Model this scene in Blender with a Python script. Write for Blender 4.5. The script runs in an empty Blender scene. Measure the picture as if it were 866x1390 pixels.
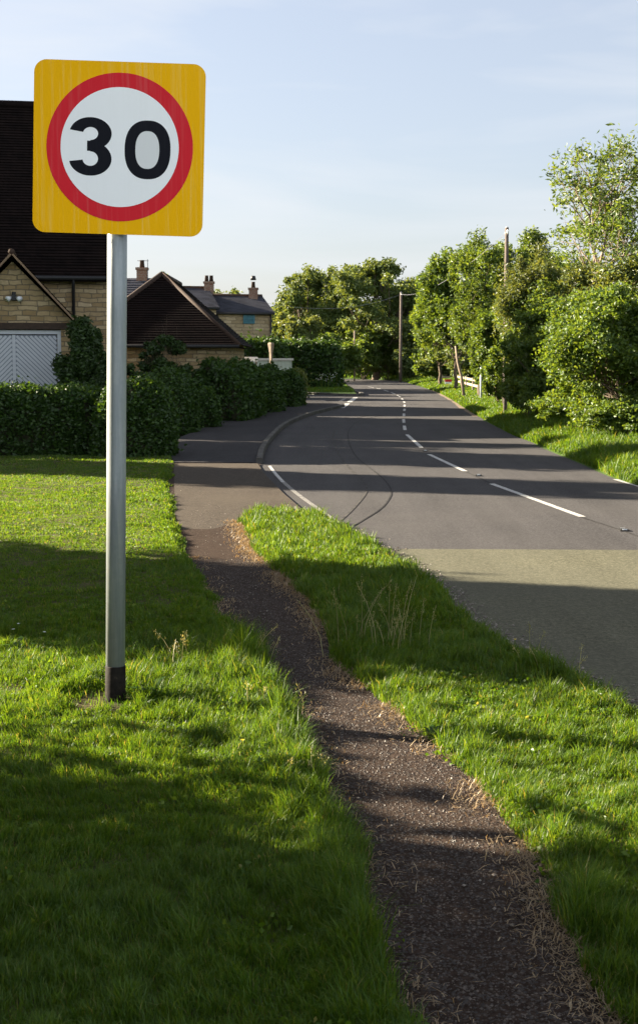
import bpy, math, random
import numpy as np
from mathutils import Vector, Matrix
R = math.radians
random.seed(7); rng = np.random.default_rng(7)
S = bpy.context.scene; COL = S.collection
# ------------------------------------------------------------------ camera, world, sun, exposure
F = 1800.0; CX, CY = 433.0, 650.0; HZ = 490.0; EYE = 1.78     # focal length etc. in pixels of the 866x1390 photograph
PITCH = math.atan((CY-HZ)/F)
cam = bpy.data.cameras.new('camera'); co = bpy.data.objects.new('camera', cam); COL.objects.link(co)
co.location = (0, 0, EYE); co.rotation_euler = (math.pi/2-PITCH, 0, 0)
cam.sensor_fit = 'VERTICAL'; cam.sensor_height = 36.0; cam.lens = F/1390*36.0; cam.shift_y = -(695-CY)/1390
cam.clip_start = 0.05; cam.clip_end = 6000
cam.dof.use_dof = True; cam.dof.focus_distance = 7.5; cam.dof.aperture_fstop = 16.0
S.camera = co
SUN_EL = R(21.5); SUN_H = Vector((-0.93, 0.36)).normalized()
W = bpy.data.worlds.new('World'); S.world = W; W.use_nodes = True
nt = W.node_tree; nt.nodes.clear()
out = nt.nodes.new('ShaderNodeOutputWorld'); bg = nt.nodes.new('ShaderNodeBackground'); sky = nt.nodes.new('ShaderNodeTexSky')
sky.sky_type = 'NISHITA'; sky.sun_disc = False; sky.sun_elevation = SUN_EL
sky.sun_rotation = math.atan2(SUN_H.x, SUN_H.y)
sky.air_density = 1.0; sky.dust_density = 2.0; sky.ozone_density = 2.2; sky.altitude = 60
bg.inputs[1].default_value = 0.05
tc = nt.nodes.new('ShaderNodeTexCoord'); mp = nt.nodes.new('ShaderNodeMapping'); mp.inputs['Scale'].default_value = (1.6, 1.6, 11.0)
mp.inputs['Rotation'].default_value = (0.10, 0.12, 0.3)
nz = nt.nodes.new('ShaderNodeTexNoise'); nz.inputs['Scale'].default_value = 1.7; nz.inputs['Detail'].default_value = 7; nz.inputs['Distortion'].default_value = 0.5
cr = nt.nodes.new('ShaderNodeMapRange'); cr.inputs[1].default_value = 0.40; cr.inputs[2].default_value = 0.75; cr.inputs[3].default_value = 0.42; cr.inputs[4].default_value = 0.9
mx = nt.nodes.new('ShaderNodeMixRGB'); mx.inputs[2].default_value = (2.42, 2.50, 2.62, 1)
L = nt.links.new
L(tc.outputs['Generated'], mp.inputs[0]); L(mp.outputs[0], nz.inputs['Vector']); L(nz.outputs[0], cr.inputs[0]); L(cr.outputs[0], mx.inputs[0])
dim = nt.nodes.new('ShaderNodeMixRGB'); dim.blend_type = 'MULTIPLY'; dim.inputs[0].default_value = 1; dim.inputs[2].default_value = (.55, .52, .53, 1)
L(sky.outputs[0], dim.inputs[1]); L(dim.outputs[0], mx.inputs[1])
# made-up low bright cloud behind the view, added to brighten the sign face
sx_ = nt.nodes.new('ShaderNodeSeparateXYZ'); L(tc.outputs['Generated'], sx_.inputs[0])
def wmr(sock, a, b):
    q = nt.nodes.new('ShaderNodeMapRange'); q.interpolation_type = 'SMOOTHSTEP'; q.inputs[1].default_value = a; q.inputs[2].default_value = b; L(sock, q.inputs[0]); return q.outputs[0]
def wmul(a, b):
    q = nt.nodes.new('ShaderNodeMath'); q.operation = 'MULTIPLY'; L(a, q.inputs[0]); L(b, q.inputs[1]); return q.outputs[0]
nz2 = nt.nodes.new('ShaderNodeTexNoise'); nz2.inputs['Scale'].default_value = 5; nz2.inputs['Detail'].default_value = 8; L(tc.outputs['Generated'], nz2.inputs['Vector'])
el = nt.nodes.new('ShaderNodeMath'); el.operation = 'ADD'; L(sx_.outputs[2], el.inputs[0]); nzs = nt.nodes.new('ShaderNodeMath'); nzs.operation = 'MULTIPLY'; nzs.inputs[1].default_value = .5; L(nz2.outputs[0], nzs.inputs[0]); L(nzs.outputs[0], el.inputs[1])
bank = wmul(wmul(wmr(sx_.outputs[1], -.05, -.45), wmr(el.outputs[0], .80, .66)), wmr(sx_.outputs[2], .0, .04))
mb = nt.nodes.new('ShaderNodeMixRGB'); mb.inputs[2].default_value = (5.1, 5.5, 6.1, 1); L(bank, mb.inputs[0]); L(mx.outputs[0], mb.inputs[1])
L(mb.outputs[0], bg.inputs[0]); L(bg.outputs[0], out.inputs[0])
sl = bpy.data.lights.new('sun', 'SUN'); sl.energy = 5.0; sl.angle = R(0.5); sl.color = (1.0, 0.87, 0.67)
so = bpy.data.objects.new('sun', sl); COL.objects.link(so)
sd = Vector((SUN_H.x*math.cos(SUN_EL), SUN_H.y*math.cos(SUN_EL), math.sin(SUN_EL)))
so.rotation_euler = sd.to_track_quat('Z', 'Y').to_euler(); so.location = (-30, 20, 30)
S.view_settings.view_transform = 'Standard'; S.view_settings.look = 'None'; S.view_settings.gamma = 1
S.view_settings.use_curve_mapping = False; S.view_settings.exposure = 2.9
S.render.engine = 'CYCLES'
try:
    S.cycles.max_bounces = 6; S.cycles.transparent_max_bounces = 4; S.cycles.diffuse_bounces = 3
except Exception: pass

# ------------------------------------------------------------------ photograph geometry
cp, sp_ = math.cos(PITCH), math.sin(PITCH)
def ray(px, py):
    a, b = (px-CX)/F, -(py-CY)/F
    return Vector((a, cp+b*sp_, -sp_+b*cp))
def G(px, py, z=0.0):                        # where the sight line of a pixel meets the height z
    d = ray(px, py); t = (z-EYE)/d.z
    return Vector((d.x*t, d.y*t, z))
def P(px, py, Y):                            # the point of that sight line at depth Y
    d = ray(px, py); t = Y/d.y
    return Vector((d.x*t, Y, EYE+d.z*t))
def Gs(l, z=0.0): return [G(a, b, z).to_2d() for a, b in l]

# ------------------------------------------------------------------ noise helpers (numpy)
_T = rng.random((256, 256))
def vn(x, y):
    xi = np.floor(x).astype(int); yi = np.floor(y).astype(int); fx = x-xi; fy = y-yi
    fx = fx*fx*(3-2*fx); fy = fy*fy*(3-2*fy)
    a = _T[xi & 255, yi & 255]; b = _T[(xi+1) & 255, yi & 255]; c = _T[xi & 255, (yi+1) & 255]; d = _T[(xi+1) & 255, (yi+1) & 255]
    return (a*(1-fx)+b*fx)*(1-fy)+(c*(1-fx)+d*fx)*fy
def fbm(x, y, o=3):
    s = 0; a = 0.5
    for i in range(o): s = s+a*vn(x*2**i+17*i, y*2**i+31*i); a *= .5
    return s/(1-.5**o)
def inside(x, y, poly):
    r = np.zeros(x.shape, bool); n = len(poly)
    for i in range(n):
        x1, y1 = poly[i][0], poly[i][1]; x2, y2 = poly[(i+1) % n][0], poly[(i+1) % n][1]
        if y1 == y2: continue
        c = ((y1 > y) != (y2 > y)) & (x < (x2-x1)*(y-y1)/(y2-y1)+x1)
        r ^= c
    return r
def pdist(x, y, line):
    m = np.full(x.shape, 1e9)
    for i in range(len(line)-1):
        ax, ay = line[i][0], line[i][1]; dx = line[i+1][0]-ax; dy = line[i+1][1]-ay
        t = np.clip(((x-ax)*dx+(y-ay)*dy)/(dx*dx+dy*dy+1e-9), 0, 1)
        m = np.minimum(m, np.hypot(x-ax-t*dx, y-ay-t*dy))
    return m

def leaf_mesh(C_, ln, droop=.25, wr=.5, up=None):
    """C_ n x 3 centres; ln lengths; folded diamond leaves"""
    n = len(C_); a = rng.random(n)*2*np.pi; e = rng.normal(-droop, .55, n)
    u = np.stack([np.cos(a)*np.cos(e), np.sin(a)*np.cos(e), np.sin(e)], 1); r = rng.normal(0, 1, (n, 3)); r[:, 2] *= .6
    w = np.cross(u, r); w /= np.linalg.norm(w, axis=1)[:, None]+1e-9; nrm = np.cross(u, w)
    L_ = ln[:, None]; b = C_-u*L_*.5; t_ = C_+u*L_*.5; mdl = C_-u*L_*.06+nrm*L_*.05
    V = np.stack([b, mdl+w*L_*wr*.5, t_-nrm*L_*.06, mdl-w*L_*wr*.5], 1).reshape(-1, 3)
    return V, np.arange(n*4).reshape(-1, 4)
# ------------------------------------------------------------------ object helpers
def tag(o, label=None, cat=None, group=None, kind=None):
    if label: o['label'] = label
    if cat: o['category'] = cat
    if group: o['group'] = group
    if kind: o['kind'] = kind
    return o
def thing(name, label, cat, loc=(0, 0, 0), rz=0.0, group=None):
    o = bpy.data.objects.new(name, None); COL.objects.link(o); o.empty_display_size = .2
    o.location = loc; o.rotation_euler = (0, 0, rz); return tag(o, label, cat, group)
def _frame(parent):                          # world frame of a parent chain (loc + rotz only on the root)
    while parent is not None and parent.parent is not None: parent = parent.parent
    return parent
def finish(name, me, mat, parent=None, smooth=False):
    if isinstance(mat, (list, tuple)):
        for m in mat: me.materials.append(m)
    else: me.materials.append(mat)
    r = _frame(parent)
    if r is not None:
        M_ = Matrix.Translation(r.location) @ Matrix.Rotation(r.rotation_euler.z, 4, 'Z')
        me.transform(M_.inverted())
    me.polygons.foreach_set('use_smooth', [smooth]*len(me.polygons)); me.update()
    o = bpy.data.objects.new(name, me); COL.objects.link(o)
    if parent is not None: o.parent = parent
    return o
def np_mesh(name, V, Fc):
    me = bpy.data.meshes.new(name); V = np.asarray(V, np.float32).reshape(-1, 3); Fc = np.asarray(Fc, np.int32); k = Fc.shape[1]
    me.vertices.add(len(V)); me.vertices.foreach_set('co', V.ravel())
    me.loops.add(Fc.size); me.loops.foreach_set('vertex_index', Fc.ravel())
    me.polygons.add(len(Fc)); me.polygons.foreach_set('loop_start', np.arange(0, Fc.size, k, dtype=np.int32))
    try: me.polygons.foreach_set('loop_total', np.full(len(Fc), k, np.int32))
    except Exception: pass
    me.update(calc_edges=True); return me
class MB:
    def __init__(s): s.v = []; s.f = []; s.mi = []
    def add(s, vs, fs, mi=0):
        b = len(s.v); s.v += [tuple(v) for v in vs]; s.f += [tuple(b+i for i in f) for f in fs]; s.mi += [mi]*len(fs)
    def box(s, c, d, rz=0, M_=None, mi=0):
        x, y, z = d[0]/2, d[1]/2, d[2]/2; ca, sa = math.cos(rz), math.sin(rz); vs = []
        for k in (-1, 1):
            for a, b in ((-1, -1), (1, -1), (1, 1), (-1, 1)):
                u, w = a*x, b*y; vs.append((c[0]+u*ca-w*sa, c[1]+u*sa+w*ca, c[2]+k*z))
        if M_ is not None: vs = [M_ @ Vector(v) for v in vs]
        s.add(vs, [(0, 3, 2, 1), (4, 5, 6, 7), (0, 1, 5, 4), (1, 2, 6, 5), (2, 3, 7, 6), (3, 0, 4, 7)], mi); return s
    def bar(s, a, b, w, h=None, up=Vector((0, 0, 1))):  # box beam between two points
        a = Vector(a); b = Vector(b); h = h or w; d = (b-a).normalized(); sx = d.cross(up)
        if sx.length < 1e-4: sx = Vector((1, 0, 0))
        sx.normalize(); sy = sx.cross(d)
        vs = [p+sx*i*w/2+sy*j*h/2 for p in (a, b) for i, j in ((-1, -1), (1, -1), (1, 1), (-1, 1))]
        s.add(vs, [(0, 3, 2, 1), (4, 5, 6, 7), (0, 1, 5, 4), (1, 2, 6, 5), (2, 3, 7, 6), (3, 0, 4, 7)]); return s
    def tube(s, pts, rad, n=8, cap=True):
        pts = [Vector(p) for p in pts]; rings = []
        if not isinstance(rad, (list, tuple)): rad = [rad]*len(pts)
        ref = None
        for i, p in enumerate(pts):
            t = (pts[min(i+1, len(pts)-1)]-pts[max(i-1, 0)]).normalized()
            if ref is None: ref = Vector((1, 0, 0)) if abs(t.x) < .9 else Vector((0, 1, 0))
            u = (ref-t*ref.dot(t)).normalized(); ref = u; w = t.cross(u)
            rings.append([p+(u*math.cos(2*math.pi*k/n)+w*math.sin(2*math.pi*k/n))*rad[i] for k in range(n)])
        vs = [v for r in rings for v in r]; fs = []
        for i in range(len(rings)-1):
            for k in range(n): a = i*n+k; b = i*n+(k+1) % n; fs.append((a, b, b+n, a+n))
        if cap: fs.append(tuple(reversed(range(n)))); fs.append(tuple((len(rings)-1)*n+k for k in range(n)))
        s.add(vs, fs); return s
    def build(s, name, mat, parent=None, smooth=False):
        me = bpy.data.meshes.new(name); me.from_pydata(s.v, [], s.f); 
        o = finish(name, me, mat, parent, smooth)
        if any(s.mi): me.polygons.foreach_set('material_index', s.mi)
        return o
def sheet(name, poly, z, mat, parent=None, side=0.0):
    """flat polygon (list of 2D) triangulated, optionally with skirts"""
    from mathutils.geometry import tessellate_polygon
    zs = z if isinstance(z, (list, tuple)) else [z]*len(poly)
    vs = [Vector((p[0], p[1], zz)) for p, zz in zip(poly, zs)]
    tris = tessellate_polygon([[Vector((v.x, v.y, 0)) for v in vs]])
    m = MB(); fs = []
    for t in tris:
        a, b, c = (vs[i] for i in t)
        if (b-a).cross(c-a).z < 0: t = (t[0], t[2], t[1])
        fs.append(tuple(t))
    m.add(vs, fs)
    if side:
        n = len(vs)
        for i in range(n):
            a, b = vs[i], vs[(i+1) % n]; m.add([a, b, b-Vector((0, 0, side)), a-Vector((0, 0, side))], [(0, 1, 2, 3)])
    return m.build(name, mat, parent)
def strip(line, w, z0, name, mat, h=None, n=None, parent=None):
    """ribbon along a 2-D line; with h a raised kerb with vertical faces"""
    line = [Vector((p[0], p[1])) for p in line]; m = MB(); vs = []
    for i, p in enumerate(line):
        t = (line[min(i+1, len(line)-1)]-line[max(i-1, 0)]).normalized(); nn = Vector((-t.y, t.x)); ww = w[i] if isinstance(w, list) else w
        a = p+nn*ww/2; b = p-nn*ww/2; zz = z0[i] if isinstance(z0, list) else z0
        if h: 
            c = .015; vs += [(a.x, a.y, zz), (a.x, a.y, zz+h-c), ((a-nn*c).x, (a-nn*c).y, zz+h), ((b+nn*c).x, (b+nn*c).y, zz+h), (b.x, b.y, zz+h-c), (b.x, b.y, zz)]
        else: vs += [(a.x, a.y, zz), (b.x, b.y, zz)]
    k = 6 if h else 2; fs = []
    for i in range(len(line)-1):
        for j in range(k-1): a = i*k+j; fs.append((a, a+1, a+1+k, a+k))
    if h: fs += [tuple(range(6)), tuple(reversed([(len(line)-1)*6+j for j in range(6)]))]
    m.add(vs, fs); return m.build(name, mat, parent)
def smooth_line(pts, step=.5):
    pts = [Vector((p[0], p[1])) for p in pts]; out = []
    P_ = [pts[0]*2-pts[1]]+pts+[pts[-1]*2-pts[-2]]
    for i in range(1, len(P_)-2):
        n = max(2, int((P_[i+1]-P_[i]).length/step)); a, b, c, d = P_[i-1:i+3]
        for k in range(n):
            t = k/n; out.append(.5*((2*b)+(c-a)*t+(2*a-5*b+4*c-d)*t*t+(3*b-a-3*c+d)*t**3))
    out.append(pts[-1]); return out

# ------------------------------------------------------------------ materials
class NT:
    def __init__(s, name):
        s.m = bpy.data.materials.new(name); s.m.use_nodes = True; s.t = s.m.node_tree; s.t.nodes.clear()
        s.o = s.n('OutputMaterial')
    def n(s, typ, **kw):
        x = s.t.nodes.new('ShaderNode'+typ)
        for k, v in kw.items():
            if hasattr(x, k): setattr(x, k, v)
            else: x.inputs[k.replace('_', ' ')].default_value = v
        return x
    def l(s, a, b): s.t.links.new(a, b)
    def noise(s, scale, detail=4, vec=None, rough=.6, dist=0):
        x = s.n('TexNoise'); x.inputs['Scale'].default_value = scale; x.inputs['Detail'].default_value = detail; x.inputs['Roughness'].default_value = rough; x.inputs['Distortion'].default_value = dist
        s.l(vec if vec is not None else s.co(), x.inputs['Vector']); return x.outputs['Fac']
    def co(s, kind='Object'):
        if not hasattr(s, '_tc'): s._tc = s.n('TexCoord')
        return s._tc.outputs[kind]
    def ramp(s, fac, stops):
        x = s.n('ValToRGB'); e = x.color_ramp.elements
        while len(e) < len(stops): e.new(.5)
        for i, (p, c) in enumerate(stops): e[i].position = p; e[i].color = (*c, 1) if len(c) == 3 else c
        s.l(fac, x.inputs[0]); return x.outputs[0]
    def mix(s, fac, a, b, mode='MIX'):
        x = s.n('MixRGB', blend_type=mode)
        for i, v in enumerate((fac, a, b)):
            if hasattr(v, 'links'): s.l(v, x.inputs[i])
            else: x.inputs[i].default_value = v if i == 0 else ((*v, 1) if len(v) == 3 else v)
        return x.outputs[0]
    def rng(s, fac, a, b, c=0, d=1):
        x = s.n('MapRange')
        for i, v in enumerate((a, b, c, d)): x.inputs[i+1].default_value = v
        s.l(fac, x.inputs[0]); return x.outputs[0]
    def bump(s, h, st=.5, dist=.01):
        x = s.n('Bump'); x.inputs['Strength'].default_value = st; x.inputs['Distance'].default_value = dist; s.l(h, x.inputs['Height']); return x.outputs[0]
    def pbr(s, col, rough=.8, normal=None, metal=0, spec=.3):
        x = s.n('BsdfPrincipled'); x.inputs['Roughness'].default_value = rough if not hasattr(rough, 'links') else .5
        if hasattr(rough, 'links'): s.l(rough, x.inputs['Roughness'])
        x.inputs['Metallic'].default_value = metal; x.inputs['Specular IOR Level'].default_value = spec
        if hasattr(col, 'links'): s.l(col, x.inputs['Base Color'])
        else: x.inputs['Base Color'].default_value = (*col, 1)
        if normal is not None: s.l(normal, x.inputs['Normal'])
        s.l(x.outputs[0], s.o.inputs[0]); return s.m
def plain(name, col, rough=.7, var=.25, scale=6, bump=.0, metal=0, spec=.3):
    t = NT(name); f = t.noise(scale, 5)
    a = tuple(c*(1-var) for c in col); b = tuple(min(1, c*(1+var)) for c in col)
    nrm = t.bump(t.noise(scale*6, 4), bump, .01) if bump else None
    return t.pbr(t.ramp(f, [(.3, a), (.7, b)]), rough, nrm, metal, spec)
def foliage(name, dark, mid, light, trans=.35, scale=.5, dead=None, gloss=.025):
    t = NT(name); g = t.n('NewGeometry'); isl = g.outputs['Random Per Island']
    col = t.ramp(isl, [(0, dark), (.55, mid), (1, light)] if dead is None else [(0, dark), (.5, mid), (.965, light), (.98, dead)])
    big = t.noise(scale, 3, t.co('Object'))
    col = t.mix(t.rng(big, .35, .65, 0, .55), col, tuple(m*.62+l_*.0 for m, l_ in zip(mid, light)))
    d = t.n('BsdfDiffuse'); tr = t.n('BsdfTranslucent'); gl = t.n('BsdfGlossy'); gl.inputs['Roughness'].default_value = .45
    t.l(col, d.inputs[0]); tc_ = t.mix(.5, col, (1.25, 1.15, .35), 'MULTIPLY'); tc2 = t.mix(1.0, tc_, (2.25, 1.75, 1.2), 'MULTIPLY'); t.l(tc2, tr.inputs[0])
    m1 = t.n('MixShader'); m1.inputs[0].default_value = trans; t.l(d.outputs[0], m1.inputs[1]); t.l(tr.outputs[0], m1.inputs[2])
    m2 = t.n('MixShader'); m2.inputs[0].default_value = gloss; t.l(m1.outputs[0], m2.inputs[1]); t.l(gl.outputs[0], m2.inputs[2]); t.l(m2.outputs[0], t.o.inputs[0])
    return t.m
M = {}
def asphalt(name, base, agg, patch, wear=.5, bscale=90, bst=.6, vor=110):
    t = NT(name); co_ = t.co('Object')
    v = t.n('TexVoronoi'); v.inputs['Scale'].default_value = vor; t.l(co_, v.inputs['Vector'])
    vb = t.n('SeparateColor'); t.l(v.outputs['Color'], vb.inputs[0])
    c = t.mix(t.rng(vb.outputs[0], .55, 1.0, 0, .85), base, agg)
    c = t.mix(t.rng(v.outputs['Distance'], .35, .8, 0, .6), c, tuple(b*.35 for b in base))
    mp_ = t.n('Mapping'); mp_.inputs['Scale'].default_value = (1.5, .12, 1); t.l(co_, mp_.inputs[0])
    c = t.mix(t.rng(t.noise(1.6, 4, mp_.outputs[0], .6), .38, .66, 0, .7), c, tuple(b*.55 for b in base))
    c = t.mix(t.rng(t.noise(26, 4, co_, .8), .42, .62, 0, .6), c, tuple(b*1.75 for b in base))
    c = t.mix(t.rng(t.noise(48, 3, co_, .8), .48, .62, 0, .55), c, tuple(b*.4 for b in base))
    big = t.noise(.55, 6, co_, .62)
    c = t.mix(t.rng(big, .35, .7, 0, wear), c, patch)
    fine = t.noise(9, 5, co_, .7); c = t.mix(t.rng(fine, .45, .8, 0, .35), c, tuple(b*.55 for b in base))
    h = t.mix(.5, v.outputs['Distance'], t.noise(bscale, 4, co_, .7))
    return t.pbr(c, .95, t.bump(h, bst, .006), spec=.04)
M['road'] = asphalt('road_asphalt', (0.04938, 0.04754, 0.04878), (0.1135, 0.1087, 0.1096), (0.07007, 0.06658, 0.06506), .5, vor=140)
M['band'] = asphalt('coloured_surfacing', (0.09158, 0.08879, 0.06283), (0.1465, 0.1429, 0.1077), (0.07326, 0.07222, 0.05566), .6, vor=140)
M['path'] = asphalt('path_asphalt', (0.02716, 0.01846, 0.01425), (0.09367, 0.07482, 0.06029), (0.03747, 0.02594, 0.01973), .5, vor=58, bst=1.0)
M['apron'] = asphalt('apron_asphalt', (0.05054, 0.04223, 0.03497), (0.1011, 0.08999, 0.07651), (0.0674, 0.05676, 0.04518), .6, vor=100)
M['pave'] = asphalt('pavement_asphalt', (0.03545, 0.03421, 0.03601), (0.06984, 0.06621, 0.06679), (0.04728, 0.04414, 0.04356), .5, vor=120)
M['kerb'] = plain('kerb_concrete', (.070, .067, .062), .95, .45, 5, .4, spec=.05)
t = NT('white_road_paint'); f = t.noise(28, 6, t.co(), .75); M['paint'] = t.pbr(t.ramp(f, [(.40, (0.12, 0.1162, 0.1125)), (.53, (0.375, 0.3675, 0.3525))]), .7)
t = NT('worn_road_paint'); f = t.noise(16, 6, t.co(), .8); M['paint_worn'] = t.pbr(t.ramp(f, [(.46, (0.075, 0.07125, 0.0675)), (.66, (0.27, 0.2587, 0.24))]), .8)
t = NT('tar_seal'); M['tar'] = t.pbr(t.ramp(t.noise(4, 6, t.co(), .8), [(.42, (.016, .016, .017)), (.6, (.042, .040, .039))]), .9, None, 0, .05)
t = NT('faded_joint'); M['joint'] = t.pbr(t.ramp(t.noise(5, 6, t.co(), .8), [(.42, (.030, .029, .029)), (.56, (.062, .059, .056))]), .95, None, 0, .04)
t = NT('soil_and_thatch'); co_ = t.co(); c = t.ramp(t.noise(3, 6, co_, .7), [(.35, (.032, .036, .012)), (.55, (.060, .055, .022)), (.75, (.11, .080, .045))])
M['soil'] = t.pbr(c, .95, t.bump(t.noise(40, 5, co_, .7), .8, .03), spec=.1)
t = NT('field_grass'); co_ = t.co(); c = t.ramp(t.noise(.6, 8, co_, .7), [(.35, (.03, .055, .012)), (.6, (.05, .085, .016)), (.8, (.08, .10, .03))])
M['field'] = t.pbr(c, .95, t.bump(t.noise(12, 6, co_, .75), .8, .08), spec=.1)
M['grass'] = foliage('lawn_blades', (0.02485, 0.07143, 0.00486), (0.04708, 0.1053, 0.00702), (0.085, 0.1391, 0.01404), .45, 1.6, (0.1569, 0.1503, 0.0486), .02)
M['rough_grass'] = foliage('rough_blades', (0.02616, 0.07143, 0.00486), (0.04838, 0.1053, 0.00702), (0.085, 0.1391, 0.01404), .45, 1.6, (0.1569, 0.1503, 0.0486), .02)
M['straw'] = foliage('straw', (0.112, 0.077, 0.042), (0.21, 0.154, 0.091), (0.322, 0.259, 0.168), .2, 3, None, .03)
M['seed'] = foliage('seed_heads', (0.1408, 0.152, 0.064), (0.2048, 0.2128, 0.1024), (0.2816, 0.2964, 0.16), .35, 3, None, .02)
M['leaf_a'] = foliage('hazel_leaves', (0.0336, 0.0684, 0.009), (0.05712, 0.1064, 0.0135), (0.09408, 0.1444, 0.024), .4, .45)
M['leaf_b'] = foliage('ash_leaves', (0.0352, 0.06992, 0.0105), (0.06, 0.1079, 0.015), (0.096, 0.1406, 0.0255), .42, .5)
M['leaf_c'] = foliage('willow_leaves', (0.04576, 0.0722, 0.01875), (0.07392, 0.1064, 0.02625), (0.1126, 0.1444, 0.045), .4, .5)
M['leaf_d'] = foliage('far_tree_leaves', (0.0396, 0.06855, 0.0165), (0.06864, 0.107, 0.0264), (0.1056, 0.1463, 0.0429), .32, .2)
M['leaf_y'] = foliage('yellowing_leaves', (.13, .12, .02), (.22, .18, .03), (.30, .25, .05), .4, .4)
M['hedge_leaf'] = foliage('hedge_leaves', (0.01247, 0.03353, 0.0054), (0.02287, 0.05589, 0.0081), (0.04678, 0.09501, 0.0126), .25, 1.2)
M['ivy'] = foliage('ivy_leaves', (.014, .032, .008), (.024, .05, .011), (.04, .075, .018), .2, .8)
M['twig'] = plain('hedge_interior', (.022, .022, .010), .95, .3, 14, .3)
M['bark'] = plain('bark', (0.09, 0.0675, 0.0465), .95, .4, 9, .7)
M['bark_pale'] = plain('pale_bark', (0.154, 0.119, 0.084), .9, .35, 9, .5)
def stone(name, cols, bw=.34, bh=.13, mortar=(.13, .105, .07)):
    t = NT(name); g = t.co('Object'); sx = t.n('SeparateXYZ'); t.l(g, sx.inputs[0])
    a = t.n('Math', operation='ADD'); t.l(sx.outputs[0], a.inputs[0]); t.l(sx.outputs[1], a.inputs[1])
    cb = t.n('CombineXYZ'); t.l(a.outputs[0], cb.inputs[0]); t.l(sx.outputs[2], cb.inputs[1])
    nd = t.n('TexNoise'); nd.inputs['Scale'].default_value = 2.4; nd.inputs['Detail'].default_value = 3; t.l(cb.outputs[0], nd.inputs['Vector'])
    ds = t.n('VectorMath', operation='MULTIPLY_ADD'); t.l(nd.outputs['Color'], ds.inputs[0]); ds.inputs[1].default_value = (.22, .13, 0); t.l(cb.outputs[0], ds.inputs[2])
    b = t.n('TexBrick'); t.l(ds.outputs[0], b.inputs['Vector']); b.inputs['Scale'].default_value = 1; b.inputs['Brick Width'].default_value = bw; b.inputs['Row Height'].default_value = bh
    b.inputs['Mortar Size'].default_value = .014; b.inputs['Mortar Smooth'].default_value = .3; b.inputs['Bias'].default_value = 0
    b.inputs['Color1'].default_value = (0, 0, 0, 1); b.inputs['Color2'].default_value = (1, 1, 1, 1); b.inputs['Mortar'].default_value = (.5, .5, .5, 1); b.offset = .43; b.squash = 1.3; b.squash_frequency = 3
    c = t.ramp(b.outputs['Color'], [(0, cols[0]), (.45, cols[1]), (1, cols[2])])
    c = t.mix(t.rng(t.noise(7, 5, cb.outputs[0]), .35, .75, 0, .5), c, tuple(x*.5 for x in cols[1]))
    c = t.mix(b.outputs['Fac'], c, mortar)
    h = t.mix(.35, b.outputs['Fac'], t.noise(30, 4, cb.outputs[0]))
    inv = t.n('Invert'); t.l(h, inv.inputs[1])
    return t.pbr(c, .9, t.bump(inv.outputs[0], .7, .03), spec=.15)
M['stone'] = stone('limestone_rubble', [(.20, .135, .065), (.29, .215, .115), (.39, .31, .19)])
M['stone_far'] = stone('far_limestone', [(.20, .155, .085), (.27, .215, .13), (.34, .28, .18)], .5, .2)
def tile(name, a, b, wid, ht):
    t = NT(name); g = t.co('Object'); sx = t.n('SeparateXYZ'); t.l(g, sx.inputs[0]); cb = t.n('CombineXYZ')
    ad = t.n('Math', operation='ADD'); t.l(sx.outputs[0], ad.inputs[0]); t.l(sx.outputs[1], ad.inputs[1]); t.l(ad.outputs[0], cb.inputs[0]); t.l(sx.outputs[2], cb.inputs[1])
    br = t.n('TexBrick'); t.l(cb.outputs[0], br.inputs['Vector']); br.inputs['Scale'].default_value = 1; br.inputs['Brick Width'].default_value = wid; br.inputs['Row Height'].default_value = ht
    br.inputs['Mortar Size'].default_value = .006; br.inputs['Color1'].default_value = (*a, 1); br.inputs['Color2'].default_value = (*b, 1); br.inputs['Mortar'].default_value = (*[x*.3 for x in a], 1)
    c = t.mix(t.rng(t.noise(1.2, 5), .4, .75, 0, .5), br.outputs['Color'], tuple(x*1.5 for x in b))
    return t.pbr(c, .85, t.bump(t.noise(20, 4), .4, .02), spec=.05)
M['clay'] = tile('dark_clay_tiles', (0.0054, 0.003825, 0.0036), (0.0099, 0.0063, 0.005625), .17, .11)
M['slate'] = tile('blue_slates', (0.0288, 0.0296, 0.0368), (0.0464, 0.048, 0.06), .3, .2)
M['clay_cap'] = plain('ridge_tiles', (0.03413, 0.01979, 0.01297), .85, .3, 6, .3)
M['brick'] = stone('red_brick', [(0.14, 0.063, 0.042), (0.175, 0.084, 0.056), (0.21, 0.112, 0.077)], .22, .075, (0.21, 0.182, 0.14))
M['timber_dark'] = plain('dark_timber', (.035, .022, .015), .8, .3, 12, .3)
M['barge'] = plain('weathered_bargeboard', (0.168, 0.112, 0.07), .8, .3, 10, .3)
M['door_white'] = plain('white_garage_paint', (.42, .44, .48), .5, .05, 3, .0)
M['iron'] = plain('black_iron', (.015, .015, .016), .5, .2, 10)
M['lampglass'] = plain('lamp_glass', (.55, .58, .6), .15, .05, 4, spec=.6)
M['teal'] = plain('teal_paint', (.025, .10, .125), .5, .15, 6)
M['pane'] = plain('window_glass', (.05, .10, .12), .08, .1, 2, spec=.8)
M['wood_grey'] = plain('weathered_wood', (0.182, 0.14, 0.1015), .85, .35, 10, .5)
M['wood_pole'] = plain('creosoted_pole', (0.07735, 0.0595, 0.0483), .85, .35, 8, .5)
M['rail'] = plain('pale_rail', (.24, .19, .14), .8, .2, 8, .3)
M['shed'] = plain('pale_green_paint', (0.252, 0.294, 0.245), .7, .15, 5, .2)
M['shed_top'] = plain('pale_roof_felt', (0.35, 0.35, 0.315), .8, .15, 5)
M['white'] = plain('white_plate', (.75, .75, .74), .5, .05, 6)
M['blackp'] = plain('black_lettering', (.01, .01, .012), .5, .0, 6)
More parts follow.
